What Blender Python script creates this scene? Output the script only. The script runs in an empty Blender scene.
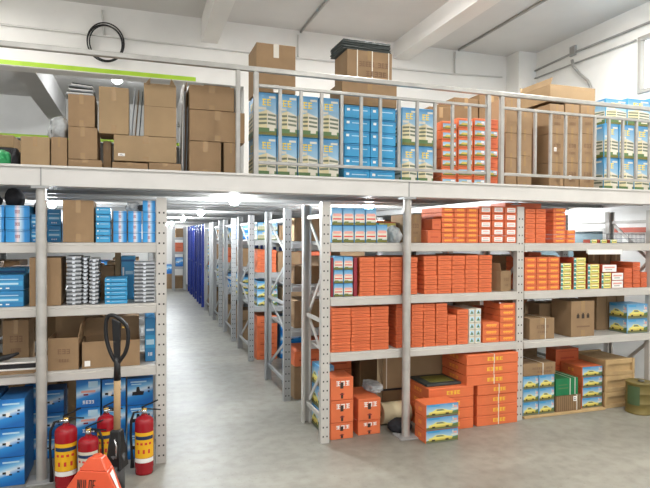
import bpy, bmesh, math, random
from mathutils import Vector, Matrix
random.seed(7)
C = bpy.context.scene.collection
PI = math.pi

# ------------------------------------------------------------------ camera
F = 557.3
CX, CY = 325.0, 244.0
CAMH = 1.8
dX = Vector((1670, -1, -F)).normalized()
dY = Vector((-186, 8.5, -F))
dY = (dY - dX * dY.dot(dX)).normalized()
dZ = dX.cross(dY).normalized()
RW = Matrix((dX, dY, dZ))            # camera coordinates -> world coordinates
cam = bpy.data.cameras.new('camera')
cam.sensor_width = 36
cam.lens = F / 650 * 36
cam.clip_start = .05
co = bpy.data.objects.new('camera', cam)
C.objects.link(co)
co.matrix_world = Matrix.Translation((0, 0, CAMH)) @ RW.to_4x4()
bpy.context.scene.camera = co

def at(px, py, Y):
    "point of the plane y = Y seen at a pixel of the photograph (used for measuring sizes)"
    d = RW @ Vector((px - CX, -(py - CY), -F))
    t = Y / d.y
    return Vector((d.x * t, Y, CAMH + d.z * t))
def ax(px, Y, py=240): return at(px, py, Y).x
def az(px, py, Y): return at(px, py, Y).z

# ------------------------------------------------------------------ materials
MATS = {}
def lin(h):
    h = h.lstrip('#'); r = []
    for i in (0, 2, 4):
        c = int(h[i:i+2], 16) / 255
        r.append(c / 12.92 if c <= .04045 else ((c + .055) / 1.055) ** 2.4)
    return (*r, 1)
def mat(name, col, rough=.6, metal=0., noise=.0, nscale=20., bump=0., emit=0., alpha=1., trans=0., spec=.5, col2=None):
    m = bpy.data.materials.new(name); m.use_nodes = True
    nt = m.node_tree; b = nt.nodes['Principled BSDF']
    c = lin(col)
    b.inputs['Base Color'].default_value = c
    b.inputs['Roughness'].default_value = rough
    b.inputs['Metallic'].default_value = metal
    b.inputs['Specular IOR Level'].default_value = spec
    b.inputs['Transmission Weight'].default_value = trans
    b.inputs['Alpha'].default_value = alpha
    if emit:
        b.inputs['Emission Color'].default_value = c
        b.inputs['Emission Strength'].default_value = emit
    if noise or bump:
        tc = nt.nodes.new('ShaderNodeTexCoord')
        n = nt.nodes.new('ShaderNodeTexNoise'); n.inputs['Scale'].default_value = nscale
        n.inputs['Detail'].default_value = 5
        nt.links.new(tc.outputs['Object'], n.inputs['Vector'])
        if noise:
            r = nt.nodes.new('ShaderNodeValToRGB')
            lo = lin(col2) if col2 else tuple(x * (1 - noise) for x in c[:3]) + (1,)
            hi = c if col2 else tuple(min(1, x * (1 + noise * .6)) for x in c[:3]) + (1,)
            r.color_ramp.elements[0].color = lo; r.color_ramp.elements[0].position = .34
            r.color_ramp.elements[1].color = hi; r.color_ramp.elements[1].position = .66
            nt.links.new(n.outputs['Fac'], r.inputs['Fac'])
            nt.links.new(r.outputs['Color'], b.inputs['Base Color'])
        if bump:
            bp = nt.nodes.new('ShaderNodeBump'); bp.inputs['Strength'].default_value = bump
            bp.inputs['Distance'].default_value = .01
            nt.links.new(n.outputs['Fac'], bp.inputs['Height'])
            nt.links.new(bp.outputs['Normal'], b.inputs['Normal'])
    MATS[name] = m
    return m
mat('wall_paint', '#EDEBE6', .8, noise=.05, nscale=2)
mat('ceiling_paint', '#DAD7D3', .85, noise=.06, nscale=1.2)
mat('beam_paint', '#EBE8E3', .8, noise=.05, nscale=1.5)
mat('green_paint', '#A9CF2E', .5)
mat('deck_grey', '#9B9B98', .5, .3, noise=.1, nscale=2)
mat('deck_top', '#8d8a84', .7, noise=.15, nscale=3)
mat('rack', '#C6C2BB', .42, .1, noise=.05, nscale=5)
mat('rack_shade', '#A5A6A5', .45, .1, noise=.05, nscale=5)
mat('rack_blue', '#142F88', .4, .1, noise=.1, nscale=5)
mat('hole', '#3a3836', .8)
mat('edge_white', '#D3D0CB', .4, .05, noise=.06, nscale=3)
mat('galv', '#A8A6A1', .38, .3, noise=.12, nscale=9)
mat('post_metal', '#BDBAB4', .38, .4, noise=.12, nscale=9)
mat('kraft', '#967A5A', .8, noise=.10, nscale=6, bump=.15)
mat('kraft_light', '#A08664', .8, noise=.10, nscale=5, bump=.15)
mat('kraft_dark', '#7E6344', .85, noise=.12, nscale=6)
mat('kraft_inside', '#7d6042', .9, noise=.1, nscale=6)
mat('tape', '#A58760', .25)
mat('clear_tape', '#d8d2c6', .12)
mat('seam', '#5e4630', .9)
mat('ink', '#3d3128', .8)
mat('ink_faint', '#80624a', .8)
mat('black', '#17171A', .5, noise=.2, nscale=8)
mat('rubber', '#101012', .45)
mat('dark_fabric', '#26262a', .9, noise=.3, nscale=12, bump=.6)
mat('dark_sheet', '#3C423F', .6, noise=.2, nscale=9)
mat('grey_paper', '#A5A8AB', .6, noise=.2, nscale=12)
mat('orange', '#E07344', .55, noise=.06, nscale=7)
mat('orange_deep', '#D2683E', .55, noise=.08, nscale=7)
mat('orange_mark', '#B24A2A', .6)
mat('orange_side', '#BE5032', .6, noise=.08, nscale=7)
mat('amber', '#FFB347', .5)
mat('yellow', '#F3D33A', .5)
mat('car_yellow', '#D8BE55', .5)
mat('yellow_print', '#E8DC7A', .5)
mat('white', '#F2F0EC', .5)
mat('white_print', '#DCD5C4', .5)
mat('grey_print', '#9a9690', .6)
mat('red_print', '#D5372F', .5)
mat('pink_print', '#E6A79A', .5)
mat('maroon', '#8E2633', .6, noise=.1, nscale=8)
mat('sky_blue', '#6FB2DE', .45)
mat('sky_pale', '#B9DBEC', .45)
mat('cream_print', '#DCCFA4', .5)
mat('window_print', '#6e7763', .5)
mat('olive_print', '#6E6C2F', .5)
mat('leaf_print', '#5C7A4A', .5)
mat('teal_print', '#3F9C96', .5)
mat('blue', '#2E82B8', .42, noise=.08, nscale=6)
mat('blue_deep', '#1E5C94', .45, noise=.08, nscale=6)
mat('blue_light', '#3A9ACB', .4, noise=.08, nscale=6)
mat('navy', '#17335E', .6, noise=.2, nscale=9)
mat('silver', '#B4B6B8', .35, .5, noise=.25, nscale=18)
mat('silver_dark', '#6A6D70', .4, .5)
mat('green_box', '#177A4A', .5, noise=.12, nscale=7)
mat('strap_white', '#E9E5D8', .4)
mat('red_paint', '#A01722', .25)
mat('red_orange', '#DD5A36', .35, noise=.06, nscale=5)
mat('label_yellow', '#F0B71E', .4)
mat('brass', '#C9A35A', .3, .8)
mat('chrome', '#C9CBCC', .18, .9)
mat('wrap_tube', '#B3966E', .7, noise=.12, nscale=10)
mat('wood', '#BFA173', .75, noise=.15, nscale=5)
mat('drum', '#80713F', .4, .25, noise=.12, nscale=5)
mat('drum_label', '#485C3A', .5)
mat('cream_roll', '#D8CBA6', .7, noise=.08, nscale=5)
mat('frame_grey', '#A39F97', .5)
mat('frame_white', '#D9D7D2', .5)
mat('cloth_blue', '#2a6aa0', .8)
mat('tooth_green', '#2D9A5B', .6)
mat('glow', '#FFFFFF', .5, emit=38)
mat('glow_bulb', '#F4FAFF', .5, emit=1250)
mat('glow_far', '#F4FAFF', .5, emit=170)
mat('glow_soft', '#FFFFFF', .5, emit=8)
mat('sky_window', '#E9F1F5', .5, emit=1.3)
mat('pane_grey', '#5e6c70', .15)
mat('film', '#E8ECEE', .15, alpha=.28)
mat('film_crumpled', '#D5D9DA', .25, alpha=.62, noise=.3, nscale=14, bump=1.0)

def ramp_mat(name, stops, axis='diag', rough=.42):
    "printed carton face: a colour band design laid out in the face's own 0-1 print coordinates"
    m = bpy.data.materials.new(name); m.use_nodes = True
    nt = m.node_tree; b = nt.nodes['Principled BSDF']; b.inputs['Roughness'].default_value = rough
    uv = nt.nodes.new('ShaderNodeUVMap'); uv.uv_map = 'print'
    sp = nt.nodes.new('ShaderNodeSeparateXYZ'); nt.links.new(uv.outputs[0], sp.inputs[0])
    r = nt.nodes.new('ShaderNodeValToRGB')
    while len(r.color_ramp.elements) < len(stops): r.color_ramp.elements.new(.5)
    for e, (p, c) in zip(r.color_ramp.elements, stops): e.position = p; e.color = lin(c)
    if axis == 'diag':
        ma = nt.nodes.new('ShaderNodeMath'); ma.operation = 'MULTIPLY_ADD'
        nt.links.new(sp.outputs['X'], ma.inputs[0]); ma.inputs[1].default_value = -.22
        nt.links.new(sp.outputs['Y'], ma.inputs[2]); nt.links.new(ma.outputs[0], r.inputs[0])
    else:
        nt.links.new(sp.outputs['X' if axis == 'x' else 'Y'], r.inputs[0])
    nt.links.new(r.outputs[0], b.inputs['Base Color'])
    MATS[name] = m
ramp_mat('blue_print', [(0, '#1467B5'), (.28, '#2C8FD6'), (.45, '#D9E7F2'), (.58, '#7FC0E6'), (.75, '#1F7FCB'), (1, '#1565B0')])
ramp_mat('blue_band', [(0, '#1F86C9'), (.35, '#3F9FDA'), (.5, '#F0D9DA'), (.62, '#BBD8EC'), (.8, '#2D8FD2'), (1, '#1B78BD')], 'x')
ramp_mat('sky_print', [(0, '#CBD6D6'), (.5, '#A3C6DA'), (1, '#4A8FC0')], 'y')

def floor_mat():
    m = bpy.data.materials.new('concrete'); m.use_nodes = True
    nt = m.node_tree; b = nt.nodes['Principled BSDF']
    tc = nt.nodes.new('ShaderNodeTexCoord')
    def noise(scale, det, sx=1, sy=1):
        mp = nt.nodes.new('ShaderNodeMapping'); mp.inputs['Scale'].default_value = (sx, sy, 1)
        n = nt.nodes.new('ShaderNodeTexNoise'); n.inputs['Scale'].default_value = scale; n.inputs['Detail'].default_value = det
        nt.links.new(tc.outputs['Object'], mp.inputs[0]); nt.links.new(mp.outputs[0], n.inputs['Vector'])
        return n
    a = noise(1.1, 6, .6, 1.3); c = noise(9, 6); d = noise(55, 2)
    r = nt.nodes.new('ShaderNodeValToRGB')
    r.color_ramp.elements[0].position = .3; r.color_ramp.elements[0].color = lin('#807E75')
    r.color_ramp.elements[1].position = .72; r.color_ramp.elements[1].color = lin('#A19F94')
    nt.links.new(a.outputs['Fac'], r.inputs[0])
    r2 = nt.nodes.new('ShaderNodeValToRGB')
    r2.color_ramp.elements[0].position = .3; r2.color_ramp.elements[0].color = (.8, .79, .77, 1)
    r2.color_ramp.elements[1].position = .6; r2.color_ramp.elements[1].color = (1, 1, 1, 1)
    nt.links.new(c.outputs['Fac'], r2.inputs[0])
    mx = nt.nodes.new('ShaderNodeMix'); mx.data_type = 'RGBA'; mx.blend_type = 'MULTIPLY'; mx.inputs['Factor'].default_value = 1
    nt.links.new(r.outputs[0], mx.inputs['A']); nt.links.new(r2.outputs[0], mx.inputs['B'])
    r3 = nt.nodes.new('ShaderNodeValToRGB')
    r3.color_ramp.elements[0].position = .27; r3.color_ramp.elements[0].color = (.62, .6, .56, 1)
    r3.color_ramp.elements[1].position = .33; r3.color_ramp.elements[1].color = (1, 1, 1, 1)
    nt.links.new(d.outputs['Fac'], r3.inputs[0])
    m2 = nt.nodes.new('ShaderNodeMix'); m2.data_type = 'RGBA'; m2.blend_type = 'MULTIPLY'; m2.inputs['Factor'].default_value = 1
    nt.links.new(mx.outputs['Result'], m2.inputs['A']); nt.links.new(r3.outputs[0], m2.inputs['B'])
    nt.links.new(m2.outputs['Result'], b.inputs['Base Color'])
    mr = nt.nodes.new('ShaderNodeMapRange'); mr.inputs['To Min'].default_value = .32; mr.inputs['To Max'].default_value = .55
    nt.links.new(a.outputs['Fac'], mr.inputs['Value']); nt.links.new(mr.outputs[0], b.inputs['Roughness'])
    MATS['concrete'] = m
floor_mat()

# ------------------------------------------------------------------ mesh builder
class MB:
    def __init__(s):
        s.bm = bmesh.new(); s.uv = s.bm.loops.layers.uv.new('print'); s.m = []
    def mi(s, name):
        if name not in s.m: s.m.append(name)
        return s.m.index(name)
    def face(s, pts, m, uvs=None, smooth=False):
        f = s.bm.faces.new([s.bm.verts.new(p) for p in pts]); f.material_index = s.mi(m); f.smooth = smooth
        if uvs:
            for l, u in zip(f.loops, uvs): l[s.uv].uv = u
        return f
    def hexa(s, p, m, bevel=0):
        "eight corners: bottom four then top four"
        v = [s.bm.verts.new(q) for q in p]; k = s.mi(m); fs = []
        for idx in ((3, 2, 1, 0), (4, 5, 6, 7), (0, 1, 5, 4), (1, 2, 6, 5), (2, 3, 7, 6), (3, 0, 4, 7)):
            f = s.bm.faces.new([v[i] for i in idx]); f.material_index = k; fs.append(f)
        if bevel:
            es = list({e for f in fs for e in f.edges})
            bmesh.ops.bevel(s.bm, geom=es, offset=bevel, segments=1, affect='EDGES', profile=.5)
    def box(s, x0, x1, y0, y1, z0, z1, m, bevel=0):
        s.hexa([(x0, y0, z0), (x1, y0, z0), (x1, y1, z0), (x0, y1, z0), (x0, y0, z1), (x1, y0, z1), (x1, y1, z1), (x0, y1, z1)], m, bevel)
    def beam(s, a, b, w, h, m, bevel=0):
        "rectangular bar from a to b, w wide (horizontal), h deep"
        a = Vector(a); b = Vector(b); d = (b - a).normalized()
        up = Vector((0, 0, 1)) if abs(d.z) < .95 else Vector((0, 1, 0))
        r = d.cross(up).normalized() * w / 2; u = r.cross(d).normalized() * h / 2
        s.hexa([a - r - u, a + r - u, b + r - u, b - r - u, a - r + u, a + r + u, b + r + u, b - r + u], m, bevel)
    def tube(s, path, r, m, seg=10, closed=False, cap=True):
        P = [Vector(p) for p in path]; n = len(P); rings = []; prev = None
        for i, p in enumerate(P):
            if closed: t = (P[(i + 1) % n] - P[i - 1]).normalized()
            else: t = (P[min(i + 1, n - 1)] - P[max(i - 1, 0)]).normalized()
            if prev is None:
                up = Vector((0, 0, 1)) if abs(t.z) < .9 else Vector((1, 0, 0))
                nn = t.cross(up).normalized()
            else:
                nn = (prev - t * prev.dot(t)).normalized()
            prev = nn; bb = t.cross(nn)
            rr = r[i] if isinstance(r, (list, tuple)) else r
            rings.append([s.bm.verts.new(p + (nn * math.cos(2 * PI * k / seg) + bb * math.sin(2 * PI * k / seg)) * rr) for k in range(seg)])
        k0 = s.mi(m)
        for i in range(n if closed else n - 1):
            A, B = rings[i], rings[(i + 1) % n]
            for k in range(seg):
                f = s.bm.faces.new([A[k], A[(k + 1) % seg], B[(k + 1) % seg], B[k]]); f.material_index = k0; f.smooth = True
        if cap and not closed:
            s.bm.faces.new(rings[0][::-1]).material_index = k0; s.bm.faces.new(rings[-1]).material_index = k0
    def lathe(s, prof, cx, cy, m, seg=28, a0=0, a1=2 * PI):
        full = abs(a1 - a0 - 2 * PI) < 1e-6; n = seg if full else seg + 1; rings = []
        for r, z in prof:
            if r < 1e-6: rings.append([s.bm.verts.new((cx, cy, z))] * n); continue
            rings.append([s.bm.verts.new((cx + r * math.cos(a0 + (a1 - a0) * k / seg), cy + r * math.sin(a0 + (a1 - a0) * k / seg), z)) for k in range(n)])
        k0 = s.mi(m)
        for A, B in zip(rings, rings[1:]):
            for k in range(seg):
                q = [A[k], A[(k + 1) % n], B[(k + 1) % n], B[k]]; u = []
                for v in q:
                    if v not in u: u.append(v)
                if len(u) > 2:
                    f = s.bm.faces.new(u); f.material_index = k0; f.smooth = True
    def mesh(s, name):
        me = bpy.data.meshes.new(name)
        bmesh.ops.recalc_face_normals(s.bm, faces=[f for f in s.bm.faces if len(f.link_faces if False else f.edges) and any(len(e.link_faces) > 1 for e in f.edges)])
        s.bm.to_mesh(me); s.bm.free()
        for n in s.m: me.materials.append(MATS[n])
        return me
    def build(s, name, parent=None, loc=(0, 0, 0), rz=0):
        return link(name, s.mesh(name), parent, loc, rz)
def link(name, me, parent=None, loc=(0, 0, 0), rz=0):
    o = bpy.data.objects.new(name, me); C.objects.link(o)
    o.location = loc; o.rotation_euler = (0, 0, rz)
    if parent: o.parent = parent
    return o
def tag(o, label, cat, group=None):
    n = len(label.split()); assert 4 <= n <= 16, (n, label)
    o['label'] = label; o['category'] = cat
    if group: o['group'] = group
    return o
def thing(name, label, cat, loc=(0, 0, 0), rz=0, group=None):
    return tag(link(name, None, None, loc, rz), label, cat, group)
def struct(o):
    o['kind'] = 'structure'; return o
def copy_tree(o, parent=None):
    c = o.copy(); C.objects.link(c); c.parent = parent
    for ch in list(o.children): copy_tree(ch, c)
    return c
ORD = ['bottom', 'second', 'third', 'fourth', 'fifth', 'sixth', 'seventh', 'eighth', 'ninth', 'tenth', 'eleventh', 'twelfth', 'thirteenth', 'fourteenth', 'fifteenth', 'sixteenth']

# ------------------------------------------------------------------ cartons
def R(u0, v0, u1, v1, m): return ('q', u0, v0, u1, v1, m)
def glyphs(u0, v0, u1, v1, n, m, seed=0):
    "little block characters: bars standing for printed letters too small to read in the photo"
    rn = random.Random(seed + n); out = []; w = (u1 - u0) / n; h = v1 - v0
    for i in range(n):
        a = u0 + i * w + w * .1; b = u0 + (i + 1) * w - w * .1
        out.append(R(a, v1 - h * .2, b, v1, m)); out.append(R(a, v0, b, v0 + h * .16, m))
        c = a + (b - a) * rn.choice((.1, .4, .7)); out.append(R(c, v0, c + (b - a) * .24, v1, m))
        out.append(R(a, v0 + h * .42, b, v0 + h * .56, m))
    return out
def scene_art(full=True):
    o = [('q', 0, 0, 1, 1, 'sky_print'), R(.05, .6, .45, .66, 'white_print'), R(.6, .88, .95, .93, 'white_print')]
    o += glyphs(.22, .7, .72, .86, 2, 'yellow')
    o += [('p', ((.0, .52), (.5, .60), (.5, .16), (.0, .16)), 'cream_print'), ('p', ((.5, .60), (1, .50), (1, .16), (.5, .16)), 'white_print')]
    for v in (.24, .34, .44):
        o.append(('p', ((.03, v), (.48, v + .02), (.48, v + .07), (.03, v + .05)), 'window_print'))
        o.append(('p', ((.53, v + .02), (.97, v), (.97, v + .05), (.53, v + .07)), 'window_print'))
    o += [R(0, 0, 1, .17, 'leaf_print'), R(0, 0, 1, .07, 'olive_print'), R(.62, .1, .9, .2, 'white_print')]
    return o
def truck_art():
    o = [('q', 0, 0, 1, 1, 'sky_print'), R(0, 0, 1, .2, 'olive_print'), R(0, .0, 1, .09, 'window_print'), R(.05, .82, .42, .93, 'blue_light'), ('p', ((0, .2), (.35, .34), (.7, .3), (1, .42), (1, .2)), 'leaf_print')]
    o += [('p', ((.08, .2), (.8, .2), (.84, .4), (.66, .47), (.52, .6), (.3, .62), (.2, .46), (.07, .38)), 'yellow_print'), ('p', ((.1, .22), (.8, .22), (.82, .32), (.1, .3)), 'car_yellow'),
          ('p', ((.3, .46), (.58, .45), (.5, .57), (.33, .58)), 'window_print'), R(.17, .14, .27, .26, 'black'), R(.6, .14, .7, .26, 'black'),
          R(.86, .62, .96, .78, 'pink_print'), R(.78, .46, .98, .58, 'white_print'), R(.82, .66, .85, .9, 'white_print')]
    return o
def art(kind):
    D = {}
    if kind == 'kraft': return 'kraft', {'f': []}
    if kind == 'kraft_light': return 'kraft_light', {'f': []}
    if kind == 'kraft_dark': return 'kraft_dark', {'f': []}
    if kind == 'kraft_mark': return 'kraft', {'f': glyphs(.25, .52, .78, .66, 3, 'ink_faint') + glyphs(.3, .3, .72, .38, 5, 'ink_faint', 3)}
    if kind == 'kraft_text': return 'kraft', {'f': [R(.22, .52, .34, .62, 'ink'), R(.44, .51, .56, .63, 'ink'), R(.66, .52, .78, .62, 'ink'), R(.25, .62, .31, .66, 'ink'), R(.47, .63, .53, .67, 'ink'), R(.69, .62, .75, .66, 'ink'), R(.22, .26, .8, .30, 'ink_faint')]}
    if kind == 'kraft_lines': return 'kraft', {'f': glyphs(.25, .5, .6, .66, 5, 'ink_faint', 5) + glyphs(.68, .5, .92, .66, 3, 'ink_faint', 7) + glyphs(.4, .2, .88, .36, 5, 'ink_faint', 8)}
    if kind == 'orange': return 'orange', {'f': [R(.03, .84, .97, .88, 'orange_deep')] + [R(.16, .36, .84, .46, 'orange_mark'), R(.16, .56, .6, .62, 'orange_deep')], 'l': [R(.03, .84, .97, .88, 'orange_deep')]}
    if kind == 'orange_deep': return 'orange_deep', {'f': [R(.03, .84, .97, .88, 'orange_side'), R(.2, .4, .8, .5, 'orange_side')]}
    if kind == 'orange_yellow': return 'orange', {'f': [R(.02, .88, .98, .93, 'orange_deep')] + glyphs(.2, .3, .82, .68, 4, 'amber', 1) + [R(.18, .45, .84, .62, 'amber')]}
    if kind == 'orange_white': return 'orange_deep', {'f': [R(.2, .18, .9, .8, 'white'), R(.26, .3, .84, .38, 'grey_print'), R(.3, .52, .8, .64, 'pink_print')]}
    if kind == 'orange_flat': return 'orange', {'f': [R(.01, .78, .99, .83, 'orange_deep')] + glyphs(.38, .32, .7, .66, 4, 'yellow', 4), 'l': glyphs(.3, .35, .7, .65, 3, 'amber', 4)}
    if kind == 'orange_pack': return 'orange', {'f': glyphs(.22, .62, .86, .84, 3, 'white', 6) + [R(.42, .5, .56, .78, 'ink'), R(.45, .05, .55, .3, 'ink'), R(.4, .22, .6, .27, 'maroon'), R(.05, .9, .95, .93, 'orange_deep')]}
    if kind == 'orange_picture': return 'orange', {'f': truck_art(), 'l': [R(.02, .8, .98, .85, 'orange_deep')] + glyphs(.35, .35, .65, .6, 2, 'amber', 2)}
    if kind == 'orange_label':
        t = [('q', .06, .12, .94, .74, 'sky_print'), R(.06, .12, .94, .3, 'olive_print'), ('p', ((.14, .3), (.7, .3), (.66, .48), (.3, .52)), 'car_yellow'), R(.62, .5, .88, .66, 'white'), R(.66, .34, .86, .44, 'pink_print')]
        return 'orange', {'f': t, 'l': [R(.1, .2, .5, .7, 'white_print'), R(.16, .4, .44, .5, 'grey_print')]}
    if kind == 'picture': return 'blue_light', {'f': scene_art(), 'l': scene_art(), 'r': scene_art()}
    if kind == 'picture_small': return 'sky_blue', {'f': [('q', 0, 0, 1, 1, 'sky_print'), R(0, .2, 1, .62, 'white_print'), R(.1, .52, .9, .68, 'pink_print'), R(.08, .32, .92, .4, 'red_print'), R(0, 0, 1, .16, 'olive_print'), R(.1, .14, .5, .22, 'leaf_print')]}
    if kind == 'truck': return 'sky_blue', {'f': truck_art(), 'l': truck_art(), 'r': truck_art()}
    if kind == 'teal': return 'orange_side', {'f': [R(0, .04, 1, .96, 'yellow_print'), R(0, .04, .22, .96, 'teal_print'), R(.04, .55, .2, .8, 'white'), R(.3, .35, .9, .5, 'leaf_print'), R(.4, .65, .85, .78, 'white')]}
    if kind == 'pinkwhite': return 'orange_side', {'f': [R(0, .03, 1, .97, 'white'), R(.12, .5, .88, .72, 'pink_print'), R(.2, .25, .7, .36, 'grey_print')]}
    if kind == 'mint': return 'white_print', {'f': [R(.15, .2, .85, .8, 'sky_pale'), ('p', ((.2, .25), (.8, .25), (.5, .75)), 'leaf_print'), R(.4, .5, .6, .7, 'window_print')]}
    if kind == 'blue': return 'blue_deep', {'f': [('q', 0, 0, 1, 1, 'blue_print'), R(.12, .8, .8, .86, 'sky_pale'), R(.12, .42, .3, .5, 'black'), R(.26, .38, .42, .54, 'white'), R(.38, .36, .5, .42, 'black'), R(.7, .44, .8, .5, 'navy'), R(.72, .56, .82, .62, 'navy')]}
    if kind == 'blue_machine': return 'blue_deep', {'f': [('q', 0, 0, 1, 1, 'blue_print'), R(.12, .84, .75, .9, 'sky_pale'), R(.15, .76, .55, .8, 'sky_pale'), ('p', ((.18, .36), (.62, .36), (.66, .5), (.5, .52), (.46, .68), (.36, .68), (.34, .5), (.2, .5)), 'black'), R(.8, .58, .88, .66, 'navy'), R(.8, .44, .88, .52, 'navy')]}
    if kind == 'blue_shoe': return 'blue_deep', {'f': [('q', 0, 0, 1, 1, 'blue_print'), R(.5, .7, .9, .92, 'sky_pale'), R(.2, .52, .8, .6, 'pink_print'), R(.3, .42, .5, .48, 'maroon')] + glyphs(.25, .12, .75, .24, 4, 'white', 9)}
    if kind == 'blue_band': return 'blue', {'f': [('q', 0, 0, 1, 1, 'blue_band')] + glyphs(.38, .35, .6, .6, 3, 'maroon', 3) + [R(.05, .86, .95, .9, 'blue_deep')]}
    if kind == 'blue_dots': return 'blue', {'f': [R(0, .3, 1, .6, 'blue_light'), R(.1, .7, .9, .75, 'sky_pale')] + [R(.3 + .16 * i, .12, .38 + .16 * i, .2, 'white') for i in range(3)] + [R(.1, .38, .9, .5, 'sky_pale')]}
    if kind == 'blue_plain': return 'blue_light', {'f': [R(.08, .55, .2, .75, 'white'), R(.3, .58, .9, .66, 'sky_pale'), R(0, .88, 1, .93, 'blue_deep')]}
    if kind == 'silver': return 'silver', {'f': [R(.08, .2, .92, .3, 'silver_dark'), R(.4, .5, .6, .8, 'white')]}
    if kind == 'green': return 'green_box', {'f': [R(.1, .4, .55, .46, 'leaf_print'), R(.1, .6, .5, .65, 'leaf_print')]}
    if kind == 'ribbed': return 'kraft_dark', {'f': [R(.04 + i * .08, .03, .07 + i * .08, .97, 'kraft') for i in range(12)]}
    raise KeyError(kind)
def emit_art(mb, lst, side, w, d, h, off=.0012):
    j = 0
    for e in lst:
        if e[0] == 'q': poly = ((e[1], e[2]), (e[3], e[2]), (e[3], e[4]), (e[1], e[4])); m = e[5]
        else: poly = e[1]; m = e[2]
        k = off + j * .00012; j += 1; pts = []
        for u, v in poly:
            v2 = .012 + v * .976; u2 = .015 + u * .97
            if side == 'f': pts.append(((u2 - .5) * w, -d / 2 - k, v2 * h))
            elif side == 'l': pts.append((-w / 2 - k, (.5 - u2) * d, v2 * h))
            else: pts.append((w / 2 + k, (u2 - .5) * d, v2 * h))
        mb.face(pts, m, poly)
CACHE = {}
BODY = {}
def box_mesh(kind, w, d, h, which='all'):
    key = (kind, round(w, 3), round(d, 3), round(h, 3), which)
    if key in CACHE: return CACHE[key]
    body, sides = art(kind); mb = MB()
    if which in ('all', 'body'):
        mb.box(-w / 2, w / 2, -d / 2, d / 2, 0, h - .0015, body, min(.003, h * .06))
        if kind.startswith('kraft'):
            mb.box(-w / 2 + .004, w / 2 - .004, -.002, .002, h - .002, h - .0008, 'seam')
    if which in ('all', 'print'):
        for sd, lst in sides.items(): emit_art(mb, lst, sd, w, d, h)
    me = mb.mesh({'all': 'carton', 'body': 'carton_body', 'print': 'printed_panel'}[which])
    CACHE[key] = me
    return me
def tape_mesh(w, d, h, m='tape', tw=.048):
    mb = MB(); t = min(tw, w * .16) / 2; e = .0011
    mb.box(-t, t, -d / 2 - e, d / 2 + e, h - .0012, h, m)
    mb.box(-t, t, -d / 2 - e - .0006, -d / 2 - e, h - min(.12, h * .3), h, m)
    return mb.mesh('tape')
def tape_low_mesh(w, d, h, m='tape', tw=.048):
    mb = MB(); t = min(tw, w * .16) / 2; e = .0011
    mb.box(-t, t, -d / 2 - e - .0006, -d / 2 - e, .004, min(.07, h * .2), m)
    return mb.mesh('tape')
def strap_mesh(w, d, h, xs, m='strap_white', t=.008):
    mb = MB(); e = .0045
    for x in xs:
        mb.box(x - t / 2, x + t / 2, -d / 2 - e, -d / 2 - .003, .002, h, m)
        mb.box(x - t / 2, x + t / 2, -d / 2 - e, d / 2, h - .001, h, m)
    return mb.mesh('strap')
def carton(kind, name, label, cat, x0, x1, yf, d, z0, z1, parts=True, group=None, rz=0., straps=None, sticker=None, tape=None):
    "a packed box standing on z0, front face at y = yf"
    x0, x1 = fit(x0, x1, yf, z0); w = x1 - x0; h = z1 - z0; cx = (x0 + x1) / 2; cy = yf + d / 2
    if not parts:
        o = link(name, box_mesh(kind, w, d, h), None, (cx, cy, z0), rz)
        return tag(o, label, cat, group)
    r = thing(name, label, cat, (cx, cy, z0), rz, group)
    link('carton_body', box_mesh(kind, w, d, h, 'body'), r)
    if any(art(kind)[1].values()): link('printed_panel', box_mesh(kind, w, d, h, 'print'), r)
    if tape is None: tape = kind.startswith('kraft')
    if tape: link('tape', tape_mesh(w, d, h, tape if isinstance(tape, str) else 'tape'), r); link('tape', tape_low_mesh(w, d, h, tape if isinstance(tape, str) else 'tape'), r)
    if straps: link('strap', strap_mesh(w, d, h, [s * w for s in straps]), r)
    if sticker:
        u, v, sw, sh = sticker; mb = MB(); X = (u - .5) * w; Z = v * h; y = -d / 2 - .0035
        mb.box(X, X + sw, y, y + .002, Z, Z + sh, 'white'); mb.box(X + sw * .15, X + sw * .8, y - .0006, y, Z + sh * .25, Z + sh * .4, 'ink')
        mb.box(X + sw * .15, X + sw * .6, y - .0006, y, Z + sh * .6, Z + sh * .72, 'ink')
        s = mb.build('sticker', r); s['label'] = 'white paper sticker'
    return r
GAP = .0015
POSTS = (1.535, 3.545, 5.25, .168, -1.835)
def fit(x0, x1, y, z):
    "keep goods on a rack clear of its uprights"
    if 4.5 < y < 5.3 and z < 2.1:
        for p in POSTS:
            if p - .041 < x1 < p + .03: x1 = p - .041
            if p - .03 < x0 < p + .041: x0 = p + .041
    return x0, x1
def pxbox(kind, name, label, cat, p0, p1, ptop, yf, d, z0, **k):
    x0 = ax(p0, yf); x1 = ax(p1, yf); z1 = az((p0 + p1) / 2, ptop, yf)
    return carton(kind, name, label, cat, x0 + GAP, x1 - GAP, yf, d, z0 + .0005, z1, **k)
COLW = {1: [''], 2: ['left', 'right'], 3: ['left', 'middle', 'right'], 4: ['leftmost', 'second', 'third', 'rightmost'],
        5: ['leftmost', 'second', 'third', 'fourth', 'rightmost']}
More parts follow.
